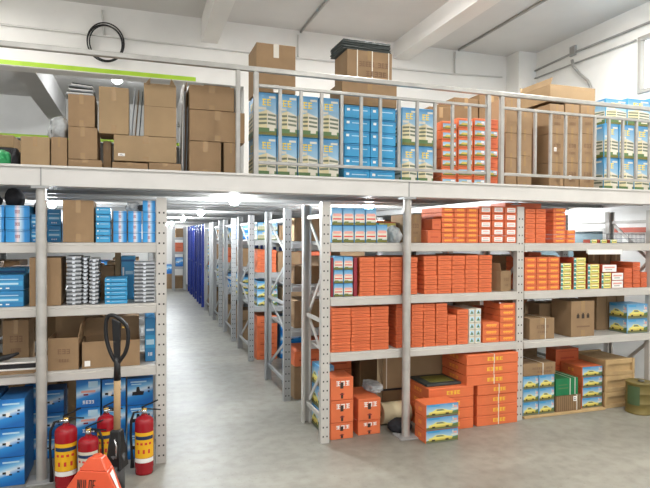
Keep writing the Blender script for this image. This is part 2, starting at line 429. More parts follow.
def stacks(kind, name, desc, place, cols, ptop, n, yf, d, z0, group, cat='box', jit=.0, depthjit=.0, over=None, sunk=0):
    "side-by-side stacks of equal boxes; every box its own object"
    zc = az((cols[0][0] + cols[-1][1]) / 2, ptop, yf) if not isinstance(ptop, (list, tuple)) else None
    if zc: ptop = [ptop] * len(cols)
    if not isinstance(n, (list, tuple)): n = [n] * len(cols)
    cw = COLW[len(cols)]
    for ci, ((a, b), pt, k) in enumerate(zip(cols, ptop, n)):
        x0 = ax(a, yf) + GAP; x1 = ax(b, yf) - GAP; H = (zc or az((a + b) / 2, pt, yf)) - z0; h = H / k
        x0, x1 = fit(x0, x1, yf, z0)
        w = round(x1 - x0, 3); hh = round(h - .0015, 4); slip = 0
        for i in range(k):
            if k > 3 and random.random() < .3: slip = random.uniform(-1, 1) * depthjit
            row = 'top' if i == k - 1 and k > 1 else ORD[i]
            lab = f"{desc}, {row}" + (' up' if 0 < i < k - 1 else '') + (f" in {cw[ci]} stack" if cw[ci] else ' of stack') + f", {place}"
            if k == 1: lab = f"{desc}, {cw[ci] + ' one ' if cw[ci] else ''}{place}"
            kk = over[(ci, i)] if over and (ci, i) in over else kind
            o = link(name, box_mesh(kk, w, d, hh), None, ((x0 + x1) / 2 + random.uniform(-1, 1) * jit, yf + d / 2 + .004 + slip, z0 + .0008 + i * h), random.uniform(-1, 1) * .006)
            tag(o, lab, cat, group)

# ------------------------------------------------------------------ the building
FY = 4.57                 # front plane of the shelving
DECK = 2.30; BW = 7.45; RWX = 5.8; HC = 4.64
def sbox(name, x0, x1, y0, y1, z0, z1, m, parent=None, bevel=0):
    mb = MB(); mb.box(x0, x1, y0, y1, z0, z1, m, bevel); o = mb.build(name, parent)
    return o if parent else struct(o)
sbox('floor', -7, RWX, -5, 21.2, -.12, 0, 'concrete')
sbox('ceiling', -7, RWX, -5, 21.2, HC, HC + .15, 'ceiling_paint')
sbox('wall_left', -7.2, -7, -5, 21.2, 0, HC, 'wall_paint')
sbox('wall_back', -7.2, RWX, 21.2, 21.4, 0, HC, 'wall_paint')
# right wall with two window openings
mb = MB()
W1 = (5.35, 3.95, 6.30, 3.45, 4.10)
wy0, wy1, wz0, wz1 = 3.4, 5.29, 3.56, 4.25
vy0, vy1, vz0, vz1 = 5.75, 7.3, 1.25, 1.93
mb.box(RWX, RWX + .2, -5, 21.4, 0, vz0, 'wall_paint')
mb.box(RWX, RWX + .2, -5, vy0, vz0, vz1, 'wall_paint'); mb.box(RWX, RWX + .2, vy1, 21.4, vz0, vz1, 'wall_paint')
mb.box(RWX, RWX + .2, -5, 21.4, vz1, wz0, 'wall_paint')
mb.box(RWX, RWX + .2, -5, wy0, wz0, wz1, 'wall_paint'); mb.box(RWX, RWX + .2, wy1, 21.4, wz0, wz1, 'wall_paint')
mb.box(RWX, RWX + .2, -5, 21.4, wz1, HC, 'wall_paint')
struct(mb.build('wall_right'))
def window(n, y0, y1, z0, z1, pane):
    r = struct(link('window_%d' % n, None, None, (RWX, (y0 + y1) / 2, z0)))
    w = y1 - y0; h = z1 - z0; t = .045
    mb = MB()
    mb.box(-.02, .12, -w / 2, -w / 2 + t, 0, h, 'frame_grey', .003); mb.box(-.02, .12, w / 2 - t, w / 2, 0, h, 'frame_grey', .003)
    mb.box(-.02, .12, -w / 2 + t, w / 2 - t, 0, t, 'frame_grey', .003); mb.box(-.02, .12, -w / 2 + t, w / 2 - t, h - t, h, 'frame_grey', .003)
    mb.build('window_frame', r)
    mb = MB(); mb.box(0, .06, -.02, .02, t, h - t, 'frame_grey'); mb.build('mullion', r)
    mb = MB(); mb.box(.05, .056, -w / 2 + t, w / 2 - t, t, h - t, pane); mb.build('pane', r)
window(1, wy0, wy1, wz0, wz1, 'sky_window')
window(2, vy0, vy1, vz0, vz1, 'pane_grey')
# upper back wall: open under a lintel on the left, solid on the right
OX = 1.33
mb = MB(); mb.box(-7, OX, BW, BW + .24, 3.80, HC, 'wall_paint'); mb.box(OX, RWX, BW, BW + .24, DECK, HC, 'wall_paint')
struct(mb.build('wall_upper_back'))
sbox('trim_1', -7, .70, BW - .006, BW, 3.81, 3.862, 'green_paint')
sbox('lintel', -7, OX, 12.8, 13.05, 3.77, HC, 'wall_paint')
sbox('trim_2', -7, OX, 12.794, 12.8, 3.79, 3.86, 'green_paint')
sbox('corner_column', 5.48, RWX, BW - .3, BW, DECK, HC, 'wall_paint')
sbox('wall_far_upper', -7, RWX, 16, 16.2, DECK, HC, 'wall_paint')
# ceiling beams running away from the camera
for x0, x1, z in ((.77, .98, 4.33), (3.53, 3.77, 4.40)):
    sbox('ceiling_beam', x0, x1, -5, BW, z, HC, 'beam_paint')
for x0, x1 in ((-1.78, -1.45), (-4.6, -4.3), (.8, 1.1)):
    sbox('ceiling_beam', x0, x1, BW + .24, 12.8, 4.2, HC, 'ceiling_paint')
# mezzanine
sbox('mezzanine_floor', -7, RWX, 4.56, 21.2, DECK - .045, DECK, 'deck_top')
mb = MB()
mb.box(-7, RWX, 4.47, 4.56, DECK - .145, DECK - .01, 'edge_white', .003)
mb.box(-7, RWX, 4.455, 4.57, DECK - .012, DECK + .004, 'edge_white')
mb.box(-7, RWX, 4.56, 4.62, DECK - .145, DECK - .135, 'edge_white')
for x in (-.672, 2.277): mb.box(x - .004, x + .004, 4.465, 4.47, DECK - .143, DECK - .012, 'deck_grey')
struct(mb.build('mezzanine_edge_beam'))
# steel joists under the deck
for i in range(1, 27):
    y = 4.62 + i * .61
    m = MB()
    m.box(-7, RWX, y - .004, y + .004, DECK - .10, DECK - .045, 'deck_grey'); m.box(-7, RWX, y - .03, y + .03, DECK - .106, DECK - .098, 'deck_grey')
    struct(m.build('deck_joist'))
for x in (-1.835, 3.545):
    m = MB(); m.box(x - .005, x + .005, 4.62, 21, DECK - .17, DECK - .107, 'deck_grey'); m.box(x - .04, x + .04, 4.62, 21, DECK - .178, DECK - .17, 'deck_grey')
    struct(m.build('deck_girder'))
# support columns
for px in (41.3, 407):
    x = ax(px, 4.51)
    m = MB(); m.lathe([(.037, .012), (.037, 2.135)], x, 4.51, 'post_metal', 24)
    m.lathe([(0, .012), (.037, .012)], x, 4.51, 'post_metal', 24)
    o = struct(m.build('support_column'))
    m = MB(); m.box(x - .09, x + .09, 4.42, 4.60, 0, .012, 'rack_shade', .002); m.build('base_plate', o)
    m = MB(); m.box(x - .06, x + .06, 4.45, 4.565, 2.135, 2.154, 'rack_shade', .002); m.build('head_plate', o)
# pipes on the walls
def pipe(name, label, path, r=.012, m='frame_white'):
    k = MB(); k.tube(path, r, m, 8); o = k.build(name); tag(o, label, 'pipe'); return o
def wallp(px, py): return at(px, py, BW - .02)
pipe('conduit', 'thin white conduit running across back wall at upper left', [tuple(wallp(0, 24)), tuple(wallp(200, 47)), tuple(wallp(298, 58)), tuple(wallp(378, 66))], .012)
pipe('conduit', 'thin white conduit across back wall right of the ceiling beam', [tuple(wallp(392, 68)), tuple(wallp(455, 74)), tuple(wallp(502, 77))], .014)
pipe('conduit', 'short vertical conduit on back wall above the kraft cartons', [tuple(wallp(298, 35)), tuple(wallp(298, 57))], .014)
pipe('conduit', 'vertical conduit dropping down lintel wall behind hanging cable coil', [tuple(wallp(102, 10)), tuple(wallp(104, 37))], .012)
pipe('conduit', 'short vertical conduit on back wall right of the beam', [tuple(wallp(455, 52)), tuple(wallp(455, 73))], .014)
def ceilp(px, py):
    d = RW @ Vector((px - CX, -(py - CY), -F)); t = (HC - .015 - CAMH) / d.z
    return (d.x * t, d.y * t, HC - .015)
pipe('conduit', 'grey conduit on ceiling between the two beams', [ceilp(299, 34), ceilp(327, 1), ceilp(345, -20)], .018, 'galv')
pipe('conduit', 'grey conduit on ceiling right of the wide beam', [ceilp(459, 50), ceilp(545, 0), ceilp(580, -20)], .02, 'galv')
def rw_(px, py, q=.02):
    d = RW @ Vector((px - CX, -(py - CY), -F)); t = (RWX - q) / d.x
    return (RWX - q, d.y * t, CAMH + d.z * t)
pipe('conduit', 'upper grey conduit along right wall reaching the junction box', [rw_(522, 77), rw_(573, 53), rw_(650, 22), rw_(690, 5)], .016, 'galv')
pipe('conduit', 'lower grey conduit along right wall toward the window', [rw_(523, 83), rw_(636, 40)], .012, 'galv')
pipe('conduit', 'bent grey conduit hanging below junction box on right wall', [rw_(572, 60, .06), rw_(573, 66, .06), rw_(580, 74, .06), rw_(588, 81, .06), rw_(591, 88, .06), rw_(592, 104, .06)], .02, 'galv')
q = rw_(573, 51); mb = MB(); mb.box(-.03, .0, -.055, .055, -.07, .07, 'rack_shade', .004); mb.box(-.033, -.03, -.04, .04, -.05, .05, 'grey_print')
o = mb.build('junction_box', None, (RWX - .005, q[1], q[2])); tag(o, 'small grey junction box on right wall above bent conduit', 'electrical box')

# hanging cable coil
c = wallp(105, 44); mb = MB()
for k, (rr, dx, dz) in enumerate(((.20, 0, 0), (.212, .012, .006), (.19, .018, -.01))):
    mb.tube([(c.x + dx + rr * math.cos(a), BW - .05 - k * .022, c.z + dz + rr * 1.12 * math.sin(a)) for a in [2 * PI * i / 40 for i in range(40)]], .0085, 'rubber', 8, True)
o = mb.build('cable_coil'); tag(o, 'black cable coil hanging on white wall above the cartons', 'cable')
# ------------------------------------------------------------------ lamps
def lamp(x, y, z, label, r=.06, glow='glow_bulb'):
    r = min(r, .046) if z < 3 else r
    if z > 3: glow = 'glow_far'
    t = thing('ceiling_lamp', label, 'lamp', (x, y, z), 0, 'ceiling lamps')
    m = MB(); m.lathe([(0, 0), (.055, 0), (.06, -.03), (.03, -.045), (0, -.045)], 0, 0, 'frame_white', 20); m.build('lamp_base', t)
    m = MB(); m.lathe([(0, -.045)] + [(r * math.sin(a), -.045 - r + r * math.cos(a)) for a in [PI * i / 10 for i in range(1, 10)]] + [(0, -.045 - 2 * r)], 0, 0, glow, 20); m.build('bulb', t)
ZL = DECK - .195
Zq = DECK - .046
for (x, y, z, l) in ((.94, 5.8, Zq, 'nearest glowing lamp under the mezzanine above the aisle'), (.92, 8.95, Zq, 'second glowing lamp along the aisle ceiling'),
                  (.89, 12.2, Zq, 'third glowing lamp along the aisle ceiling'), (.87, 16.4, Zq, 'farthest glowing lamp along the aisle ceiling'),
                  (2.75, 6.5, Zq, 'small lamp under mezzanine behind picture boxes by round column'), (-.98, 7.3, Zq, 'glowing lamp under mezzanine seen behind left round column'), (.86, 19.3, Zq, 'lamp added at the end of the aisle to brighten the far wall')):  # last entry is added to brighten the far wall
    lamp(x, y, z, l, .055)
lamp(5.2, 6.75, Zq, 'lamp under mezzanine near the right wall, behind the rack', .055)
lamp(-.36, 10.3, HC, 'glowing lamp on ceiling of the room beyond the lintel', .09)
lamp(-3.2, 10.3, HC, 'lamp on far room ceiling toward the left wall', .09)
def unseen_tube(x, y, l, label):
    t = thing('unseen_tube_light', label, 'lamp', (x, y, HC), 0, 'unseen tube lights')
    m = MB(); m.box(-.06, .06, -l / 2, l / 2, -.06, 0, 'frame_white', .004); m.build('housing', t)
    m = MB(); m.tube([(0, -l / 2 + .04, -.085), (0, l / 2 - .04, -.085)], .02, 'glow', 12); m.build('tube', t)
    m = MB(); m.box(-.03, .03, -l / 2, -l / 2 + .04, -.11, -.06, 'frame_white'); m.box(-.03, .03, l / 2 - .04, l / 2, -.11, -.06, 'frame_white'); m.build('end_cap', t)
UNSEEN_TUBES = ((-1.2, 1.6, 'unseen tube light on ceiling above left rack'), (2.4, 1.6, 'unseen tube light on ceiling between the beams'), (4.6, 2.2, 'unseen tube light on ceiling near right wall'), (-3.6, 2.6, 'unseen tube light on ceiling near left wall'), (.2, -1.6, 'unseen tube light on ceiling behind the camera'), (2.6, -1.6, 'unseen tube light on ceiling behind camera near right wall'))  # out-of-view lamps added to light the shelf fronts
for x, y, l in UNSEEN_TUBES:
    unseen_tube(x, y, 1.5, l)
    L = bpy.data.lights.new('unseen_tube_glow', 'AREA'); L.shape = 'RECTANGLE'; L.size = .3; L.size_y = 1.5; L.energy = 46; L.color = (1, .985, .95)  # area light added under each unseen fixture
    o = bpy.data.objects.new('unseen_tube_glow', L); C.objects.link(o); o.location = (x, y, HC - .13)
for x, y in ((4.5, 4.55), (2.3, 5.3), (-2.2, 5.9)):  # tubes kept out of view, added to brighten the mezzanine level
    unseen_tube(x, y, 1.2, 'unseen tube light on ceiling over the mezzanine at ' + {4.5: 'right', 2.3: 'middle', -2.2: 'left'}[x])
    L = bpy.data.lights.new('unseen_tube_glow', 'AREA'); L.shape = 'RECTANGLE'; L.size = .3; L.size_y = 1.2; L.energy = 62; L.color = (1, .985, .95)
    o = bpy.data.objects.new('unseen_tube_glow', L); C.objects.link(o); o.location = (x, y, HC - .13)

# ------------------------------------------------------------------ guard railing
RY = 4.53
rt = thing('guard_railing', 'galvanised steel guard railing along the mezzanine edge', 'railing', (0, RY, DECK + .004))
def zr(z): return z - DECK - .004
m = MB(); m.box(-6.9, 5.75, -.02, .02, zr(3.145), zr(3.185), 'galv', .004); m.build('top_rail', rt)
for px, w in ((237.5, .034), (255.5, .04), (487, .042), (500.5, .04)):
    x = ax(px, RY); m = MB(); m.box(x - w / 2, x + w / 2, -.02, .02, 0, zr(3.144), 'galv', .003); m.build('railing_post', rt)
for xx in (-2.1, -4.6, 5.7):
    m = MB(); m.box(xx - .02, xx + .02, -.02, .02, 0, zr(3.144), 'galv', .003); m.build('railing_post', rt)
xa, xb, xc = ax(255.5, RY) + .021, ax(487, RY) - .022, ax(500.5, RY) + .021
for x0, x1 in ((xa, xb), (xc, 5.68)):
    for z in (2.405, 3.035):
        m = MB(); m.box(x0, x1, -.014, .014, zr(z - .013), zr(z + .013), 'galv', .003); m.build('crossbar', rt)
    n = round((x1 - x0) / .187)
    for i in range(1, n):
        x = x0 + (x1 - x0) * i / n
        m = MB(); m.box(x - .0135, x + .0135, -.0135, .0135, zr(2.4185), zr(3.0215), 'galv', .003); m.build('baluster', rt)

# ------------------------------------------------------------------ racks
LV = [.785, 1.272, 1.745]
def post_mesh(h, col, holes=True, w=.078):
    m = MB(); hw = w / 2
    m.box(-hw, hw, 0, .004, 0, h, col); m.box(-hw, -hw + .004, .004, .06, 0, h, col); m.box(hw - .004, hw, .004, .06, 0, h, col)
    m.box(-hw, -hw + .02, .056, .06, 0, h, col); m.box(hw - .02, hw, .056, .06, 0, h, col)
    if holes:
        z = .06
        while z < h - .04:
            for x in (-.017, .017):
                m.face([(x - .006, -.0008, z - .007), (x + .006, -.0008, z - .007), (x + .006, -.0008, z + .007), (x - .006, -.0008, z + .007)], 'hole')
            z += .08
    return m.mesh('upright_post')
def rack(name, label, xs, y, depth=.62, h=2.10, col='rack', group=None, levels=LV, lows=True, holes=True):
    t = thing(name, label, 'rack', (xs[0], y, 0), 0, group)
    X = [x - xs[0] for x in xs]
    pm = post_mesh(h, col, holes); pb = post_mesh(h, col, False)
    for x in X:
        link('upright_post', pm, t, (x, 0, 0))
        o = link('upright_post', pb, t, (x, depth, 0), PI)
        zz = [.2, 1.05, 1.98]
        for z in zz:
            m = MB(); m.beam((x, .06, z), (x, depth - .06, z), .02, .034, col); m.build('cross_brace', t)
        rr_, ff_ = depth - .075, .075
        for (ya, za), (yb, zb_) in (((rr_, .23), (ff_, .66)), ((ff_, .69), (rr_, 1.02)), ((rr_, 1.08), (ff_, 1.54)), ((ff_, 1.57), (rr_, 1.95))):
            m = MB(); m.beam((x + .018, ya, za), (x + .018, yb, zb_), .012, .034, col); m.build('diagonal_brace', t)
    for x0, x1 in zip(X, X[1:]):
        for z in levels:
            a, b = x0 + .041, x1 - .041
            for yy0, yy1, s in ((-.012, .035, 1), (depth - .035, depth + .012, -1)):
                m = MB(); m.box(a, b, yy0, yy1, z - .078, z - .022, col, .003); m.box(a, b, yy0 + .01 * (s > 0), yy1 - .01 * (s < 0), z - .022, z - .001, col, .002)
                m.build('shelf_beam', t)
                if s > 0:
                    for e, sg in ((a - .003, 1), (b + .003, -1)):
                        pass
            m = MB(); n = 5; w = (b - a) / n
            for i in range(n): m.box(a + i * w + .001, a + (i + 1) * w - .001, .036, depth - .036, z - .025, z - .0015, col)
            m.build('shelf_panel', t)
    return t
XR = [1.535, 3.545, 5.25]
rack('storage_rack', 'near light grey steel rack right of the aisle, full of orange boxes', XR, FY)
XL = [-3.835, -1.835, .168]
rack('storage_rack', 'near light grey steel rack left of the aisle, behind the fire extinguishers', XL, FY)
WORD = ['second', 'third', 'fourth', 'fifth', 'sixth', 'seventh', 'eighth', 'ninth', 'tenth', 'eleventh', 'twelfth']
ROWS = [FY, 5.87, 7.92, 9.5, 11.1, 12.7, 14.3, 15.5, 16.7, 17.8]
for k in range(1, 10):
    y = ROWS[k]
    blue = k >= 6
    rack('storage_rack', f"{'blue' if blue else 'grey'} steel rack, {WORD[k-1]} back along right side of the aisle",
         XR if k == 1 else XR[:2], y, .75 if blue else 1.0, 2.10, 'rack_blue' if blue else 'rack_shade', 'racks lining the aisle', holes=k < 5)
for k in range(1, 4):
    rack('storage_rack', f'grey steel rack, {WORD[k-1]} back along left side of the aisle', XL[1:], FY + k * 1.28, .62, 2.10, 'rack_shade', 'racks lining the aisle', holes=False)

# ------------------------------------------------------------------ right rack, top shelf
YF = FY + .008
T, M_, L_ = LV[2], LV[1], LV[0]
G = 'small picture boxes on the top shelf'
stacks('picture_small', 'picture_box', 'small sky blue picture box', 'top shelf left of round column',
       [(332, 342.6), (343.2, 354), (354.6, 365.2)], 208, 2, YF, .26, T, G)
stacks('picture_small', 'picture_box', 'small sky blue picture box', 'top shelf beside plastic bag',
       [(365.8, 376.4), (377, 387.5)], [208, 224.5], [2, 1], YF, .26, T, G)
def blob(name, label, cat, x, y, z, sx, sy, sz, m, seed=0, amp=.18, flat=True, parent=None, group=None, rough=1.0):
    "a crumpled soft bag"
    rn = random.Random(seed); bm = bmesh.new(); bmesh.ops.create_icosphere(bm, subdivisions=4, radius=1)
    from mathutils import noise as N
    off = Vector((rn.uniform(0, 50), rn.uniform(0, 50), rn.uniform(0, 50)))
    for v in bm.verts:
        c = v.co.copy(); n = N.noise(c * 1.6 + off) * amp + N.noise(c * 4.5 * rough + off) * amp * .45
        c = c * (1 + n)
        if flat: c.z = max(c.z, -.72)
        c.x = math.copysign(abs(c.x) ** .8, c.x); c.y = math.copysign(abs(c.y) ** .8, c.y)
        v.co = Vector((c.x * sx / 2, c.y * sy / 2, (c.z + .72) * sz / 1.72))
    me = bpy.data.meshes.new(name); bm.to_mesh(me); bm.free(); me.materials.append(MATS[m])
    for p in me.polygons: p.use_smooth = True
    o = link(name, me, parent, (x, y, z), rn.uniform(-.2, .2))
    if parent is None: tag(o, label, cat, group)
    return o
x = ax(395, YF + .12)
blob('plastic_bag', 'crumpled clear plastic bag on top shelf beside round column', 'bag', x, YF + .16, T + .001, .12, .2, .15, 'film_crumpled', 3, .3)
pxbox('teal', 'flat_box', 'yellow flat box at back of top shelf, lying above the plastic bag', 'box', 374, 396, 222, YF + .36, .2, T)
pxbox('kraft_mark', 'cardboard_carton', 'kraft carton at back of top shelf just right of round column', 'carton', 409, 421.5, 214, YF + .12, .4, T)
pxbox('orange_deep', 'orange_box', 'low orange box, lower step left of yellow printed stacks, top shelf', 'box', 427.5, 441, 230, YF, .3, T, parts=False)
z = az(434, 230, YF)
pxbox('orange_deep', 'orange_box', 'orange box on the low step box left of yellow printed stacks', 'box', 432, 441, 219, YF, .3, z + .002, parts=False)
stacks('orange_yellow', 'orange_box', 'orange box, yellow print', 'top shelf', [(441.8, 454), (454.3, 466), (466.3, 478.3)], 207.5, 7, YF, .4, T, 'yellow printed orange boxes on the top shelf')
stacks('orange_white', 'orange_box', 'orange box, white label', 'top shelf', [(479, 491.3), (491.8, 504), (504.6, 517.2)], [206, 206, 206.5], 5, YF, .36, T, 'white labelled orange boxes on the top shelf')
# bay two
z = az(532, 208.5, YF)
stacks('orange', 'orange_box', 'plain orange box', 'top shelf right of upright', [(525.5, 535.5), (536, 546)], 208.5, 7, YF, .3, T, 'plain orange boxes on the top shelf')
pxbox('orange_deep', 'long_orange_box', 'long orange box lying across stacks beside the rack upright, top shelf', 'box', 505, 541, 203, YF + .1, .25, z + .008, parts=False)
stacks('orange_yellow', 'orange_box', 'gridded orange box', 'right end of orange row, top shelf', [(553.5, 566)], 208, 8, YF, .4, T, 'gridded orange boxes on the top shelf')
stacks('orange_yellow', 'orange_box', 'gridded orange box', 'low stack, top shelf', [(566.6, 575.5)], 230, 3, YF, .3, T, 'low gridded orange boxes')
# grey wire basket and flat bits
bx, bz = ax(627, YF + .1), T
t = thing('wire_basket', 'dark grey wire basket at right end of the top shelf', 'basket', ((ax(626, YF + .05) + ax(647, YF + .05)) / 2, YF + .2, T))
m = MB(); w = .22
for s in (-1, 1):
    for z_ in (.004, .05, .1):
        m.beam((-w / 2, s * .15, z_), (w / 2, s * .15, z_), .005, .005, 'silver_dark'); m.beam((s * w / 2, -.15, z_), (s * w / 2, .15, z_), .005, .005, 'silver_dark')
for i in range(13):
    xx = -w / 2 + w * i / 12; m.beam((xx, -.15, .0), (xx, -.15, .1), .004, .004, 'silver_dark'); m.beam((xx, .15, 0), (xx, .15, .1), .004, .004, 'silver_dark')
m.build('wire_frame', t)
m = MB(); m.box(-w / 2 + .004, w / 2 - .004, -.146, .146, .002, .006, 'dark_sheet'); m.build('tray_bottom', t)
for i, (a, b) in enumerate(((590, 597), (600, 607), (610, 617))):
    pxbox('teal', 'small_box', ['left', 'middle', 'right'][i] + ' of three tiny yellow boxes on top shelf before window', 'box', a, b, 239.5, YF + .1, .1, T, parts=False, group='tiny yellow boxes')
t = thing('label_strip', 'long white label strip under front beam of the top shelf, right bay', 'label', ((ax(588, FY - .016) + ax(622, FY - .016)) / 2, FY - .018, T - .115))
m = MB(); w = ax(622, FY) - ax(588, FY); m.box(-w / 2, w / 2, -.002, .002, 0, .05, 'white'); m.build('strip', t)
m = MB(); m.box(-w / 2 - .02, -w / 2 - .001, -.003, .003, .01, .06, 'frame_white'); m.build('clip', t)
x = ax(591, FY - .014); m = MB(); m.face([(x - .04, FY - .014, M_ - .03), (x, FY - .014, M_ - .075 - .02), (x + .04, FY - .014, M_ - .03)], 'white'); m.face([(x - .04, FY - .0125, M_ - .03), (x + .04, FY - .0125, M_ - .03), (x, FY - .0125, M_ - .095)], 'white')
tag(m.build('paper_tag'), 'white triangular paper tag taped on beam above large kraft carton', 'label')

# ------------------------------------------------------------------ right rack, middle shelf
stacks('picture_small', 'picture_box', 'white and blue picture box', 'middle shelf at upright', [(334, 343.6), (344, 353.2)], 256.5, 3, YF, .3, M_, 'picture boxes on the middle shelf')
# maroon sleeve panels either side of them
for p0, p1, l in ((331.2, 333.6, 'left'), (353.8, 357.6, 'right')):
    pxbox('kraft', 'maroon_board', f'upright maroon board on {l} side of picture boxes, middle shelf', 'board', p0, p1, 257.5, YF, .3, M_, parts=False)
for o in bpy.data.objects:
    if o.name.startswith('maroon_board'):
        o.data.materials.clear(); o.data.materials.append(MATS['maroon']); o.data.materials.append(MATS['maroon'])
stacks('orange', 'orange_box', 'plain orange box', 'middle shelf left of round column', [(359.8, 374.7), (375.3, 390.2), (390.8, 402)], 257, 8, YF, .36, M_, 'plain orange boxes on the middle shelf', depthjit=.006)
stacks('orange', 'orange_box', 'plain orange box', 'middle shelf at round column', [(405.8, 418)], 257, 7, YF + .02, .36, M_, 'plain orange boxes on the middle shelf', depthjit=.006)
stacks('orange', 'orange_box', 'plain orange box', 'middle shelf right of round column', [(424.5, 437.6), (438.2, 452), (452.6, 465.5), (466, 478.8), (479.4, 492.5)], [256, 255.5, 255.5, 255, 255], 8, YF, .38, M_, 'plain orange boxes on the middle shelf', jit=.001, depthjit=.008)
# tilted open carton
def open_carton(name, label, x0, x1, yf, d, z0, z1, m='kraft', flaps=('b', 'l', 'r'), fl=.6, ang=20, rz=0, tilt=0, mark=None, group=None, txt='ink_faint'):
    w = x1 - x0; h = z1 - z0; t = thing(name, label, 'carton', ((x0 + x1) / 2, yf + d / 2, z0), rz, group)
    e = .005; b = MB()
    b.box(-w / 2, w / 2, -d / 2, -d / 2 + e, 0, h, m); b.box(-w / 2, w / 2, d / 2 - e, d / 2, 0, h, m)
    b.box(-w / 2, -w / 2 + e, -d / 2 + e, d / 2 - e, 0, h, m); b.box(w / 2 - e, w / 2, -d / 2 + e, d / 2 - e, 0, h, m)
    b.box(-w / 2 + e, w / 2 - e, -d / 2 + e, d / 2 - e, 0, .006, 'kraft_inside')
    b.box(-w / 2 + e, w / 2 - e, -d / 2 + e, d / 2 - e, h * .55, h * .55 + .004, 'kraft_inside')
    b.build('carton_body', t)
    if mark: 
        q = MB(); emit_art(q, glyphs(.3, .5, .75, .66, 3, txt) + glyphs(.35, .25, .7, .34, 4, txt, 4), 'f', w, d, h); q.build('printed_mark', t)
    for i, f in enumerate(flaps):
        a = math.radians(ang if not isinstance(ang, dict) else ang.get(f, 20)); L = (d if f in 'fb' else w) * fl
        L = min(L, d * fl, w * fl) if f in 'lr' else L
        s, cc = math.sin(a) * L, math.cos(a) * L
        q = MB()
        if f == 'b': P = [(-w / 2, d / 2 - e, h), (w / 2, d / 2 - e, h), (w / 2, d / 2 - e + s, h + cc), (-w / 2, d / 2 - e + s, h + cc)]; n = Vector((0, .004, .001))
        if f == 'f': P = [(-w / 2, -d / 2, h), (w / 2, -d / 2, h), (w / 2, -d / 2 - s, h + cc), (-w / 2, -d / 2 - s, h + cc)]; n = Vector((0, .004, .001))
        if f == 'l': P = [(-w / 2, -d / 2, h), (-w / 2, d / 2, h), (-w / 2 - s, d / 2, h + cc), (-w / 2 - s, -d / 2, h + cc)]; n = Vector((.004, 0, .001))
        if f == 'r': P = [(w / 2, -d / 2, h), (w / 2, d / 2, h), (w / 2 + s, d / 2, h + cc), (w / 2 + s, -d / 2, h + cc)]; n = Vector((-.004, 0, .001))
        P = [Vector(p) for p in P]; q.hexa(P + [p + n for p in P], m); q.build('flap', t)
    return t
xa_, xb_ = ax(494, YF), ax(516, YF)
t = open_carton('open_carton', 'open kraft carton tilted forward beside the orange boxes, middle shelf', 3.30, 3.455, YF + .03, .24, M_ + .001, M_ + .2, 'kraft', ('l', 'b'), .5, {'l': 12, 'b': 10}, rz=.28, mark=True)
for q in range(1):
    blob('plastic_bag', 'crumpled clear plastic film stuffed above open carton, middle shelf', 'bag', (xa_ + xb_) / 2 + .03, YF + .42, M_ + .002, .14, .09, .2, 'film_crumpled', 9, .3)
stacks('orange_yellow', 'orange_box', 'orange box, yellow label', 'middle shelf right of upright', [(525.4, 536.8), (537.2, 548.4), (548.8, 560.2)], 257, 6, YF, .3, M_, 'yellow labelled orange boxes on the middle shelf')
stacks('orange_deep', 'orange_box', 'back orange box', 'behind the yellow labelled stacks', [(529, 542)], 252, 5, YF + .33, .2, M_, 'orange boxes at the back of the middle shelf')
g = 'yellow and teal boxes on the middle shelf'
stacks('teal', 'teal_box', 'yellow teal-striped box', 'beside orange stacks, middle shelf', [(561, 572)], 263, 6, YF, .26, M_, g)
stacks('teal', 'teal_box', 'yellow teal-striped box', 'tallest teal stack, middle shelf', [(574, 586.4)], 257.5, 7, YF, .26, M_, g)
stacks('teal', 'teal_box', 'yellow teal-striped box', 'under brown cartons, middle shelf', [(588, 600)], 264, 5, YF, .26, M_, g)
stacks('teal', 'teal_box', 'yellow teal-striped box', 'beside pink-white boxes, middle shelf', [(602, 611.8)], 272.5, 3, YF, .26, M_, g)
stacks('pinkwhite', 'white_box', 'white box with pink print', 'right of teal stack, middle shelf', [(612.4, 624)], 272.5, 2, YF, .26, M_, 'pink and white boxes')
z = az(610, 272.5, YF)
pxbox('pinkwhite', 'white_box', 'white and pink box lying on top of the short teal stack', 'box', 602.5, 617, 264.5, YF, .24, z + .004, parts=False)
stacks('orange_deep', 'orange_box', 'small orange box', 'right end of middle shelf', [(625, 633), (633.6, 641), (641.6, 648)], [268, 262, 272], [4, 6, 3], YF, .3, M_, 'small orange boxes at the right end')
for i, (a, b) in enumerate(((588, 599.5), (600, 611), (611.5, 621))):
    pxbox('kraft_dark', 'cardboard_carton', ['left', 'middle', 'right'][i] + ' of three tall brown cartons behind teal boxes, middle shelf', 'carton', a, b, 250, YF + .33, .22, M_, group='tall brown cartons at the back')

# ------------------------------------------------------------------ right rack, lower shelf
stacks('orange', 'orange_box', 'thin orange box', 'lower shelf left of round column', [(332, 351.4), (352, 371), (371.6, 389.6)], 307, 13, YF, .36, L_, 'thin orange boxes on the lower shelf', depthjit=.006)
stacks('orange_deep', 'orange_box', 'thin orange box', 'lower shelf behind round column', [(397, 405)], 304, 13, YF + .02, .36, L_, 'thin orange boxes on the lower shelf')
stacks('orange', 'orange_box', 'thin orange box', 'lower shelf right of round column', [(412.3, 423.8), (424.3, 436), (436.6, 448)], 303.6, 12, YF, .36, L_, 'thin orange boxes on the lower shelf', depthjit=.006)
stacks('orange', 'orange_box', 'plain orange box', 'low stack, lower shelf', [(448.6, 457.3)], 315, 6, YF, .3, L_, 'plain orange boxes on the lower shelf')
stacks('orange', 'orange_box', 'plain orange box', 'stack against mint boxes, lower shelf', [(458, 469.3)], 309.5, 7, YF, .4, L_, 'plain orange boxes on the lower shelf')
stacks('mint', 'mint_box', 'pale mint box', 'lower shelf', [(469.8, 475.8), (476.2, 482.2)], 308.5, 5, YF, .3, L_, 'pale mint boxes on the lower shelf')
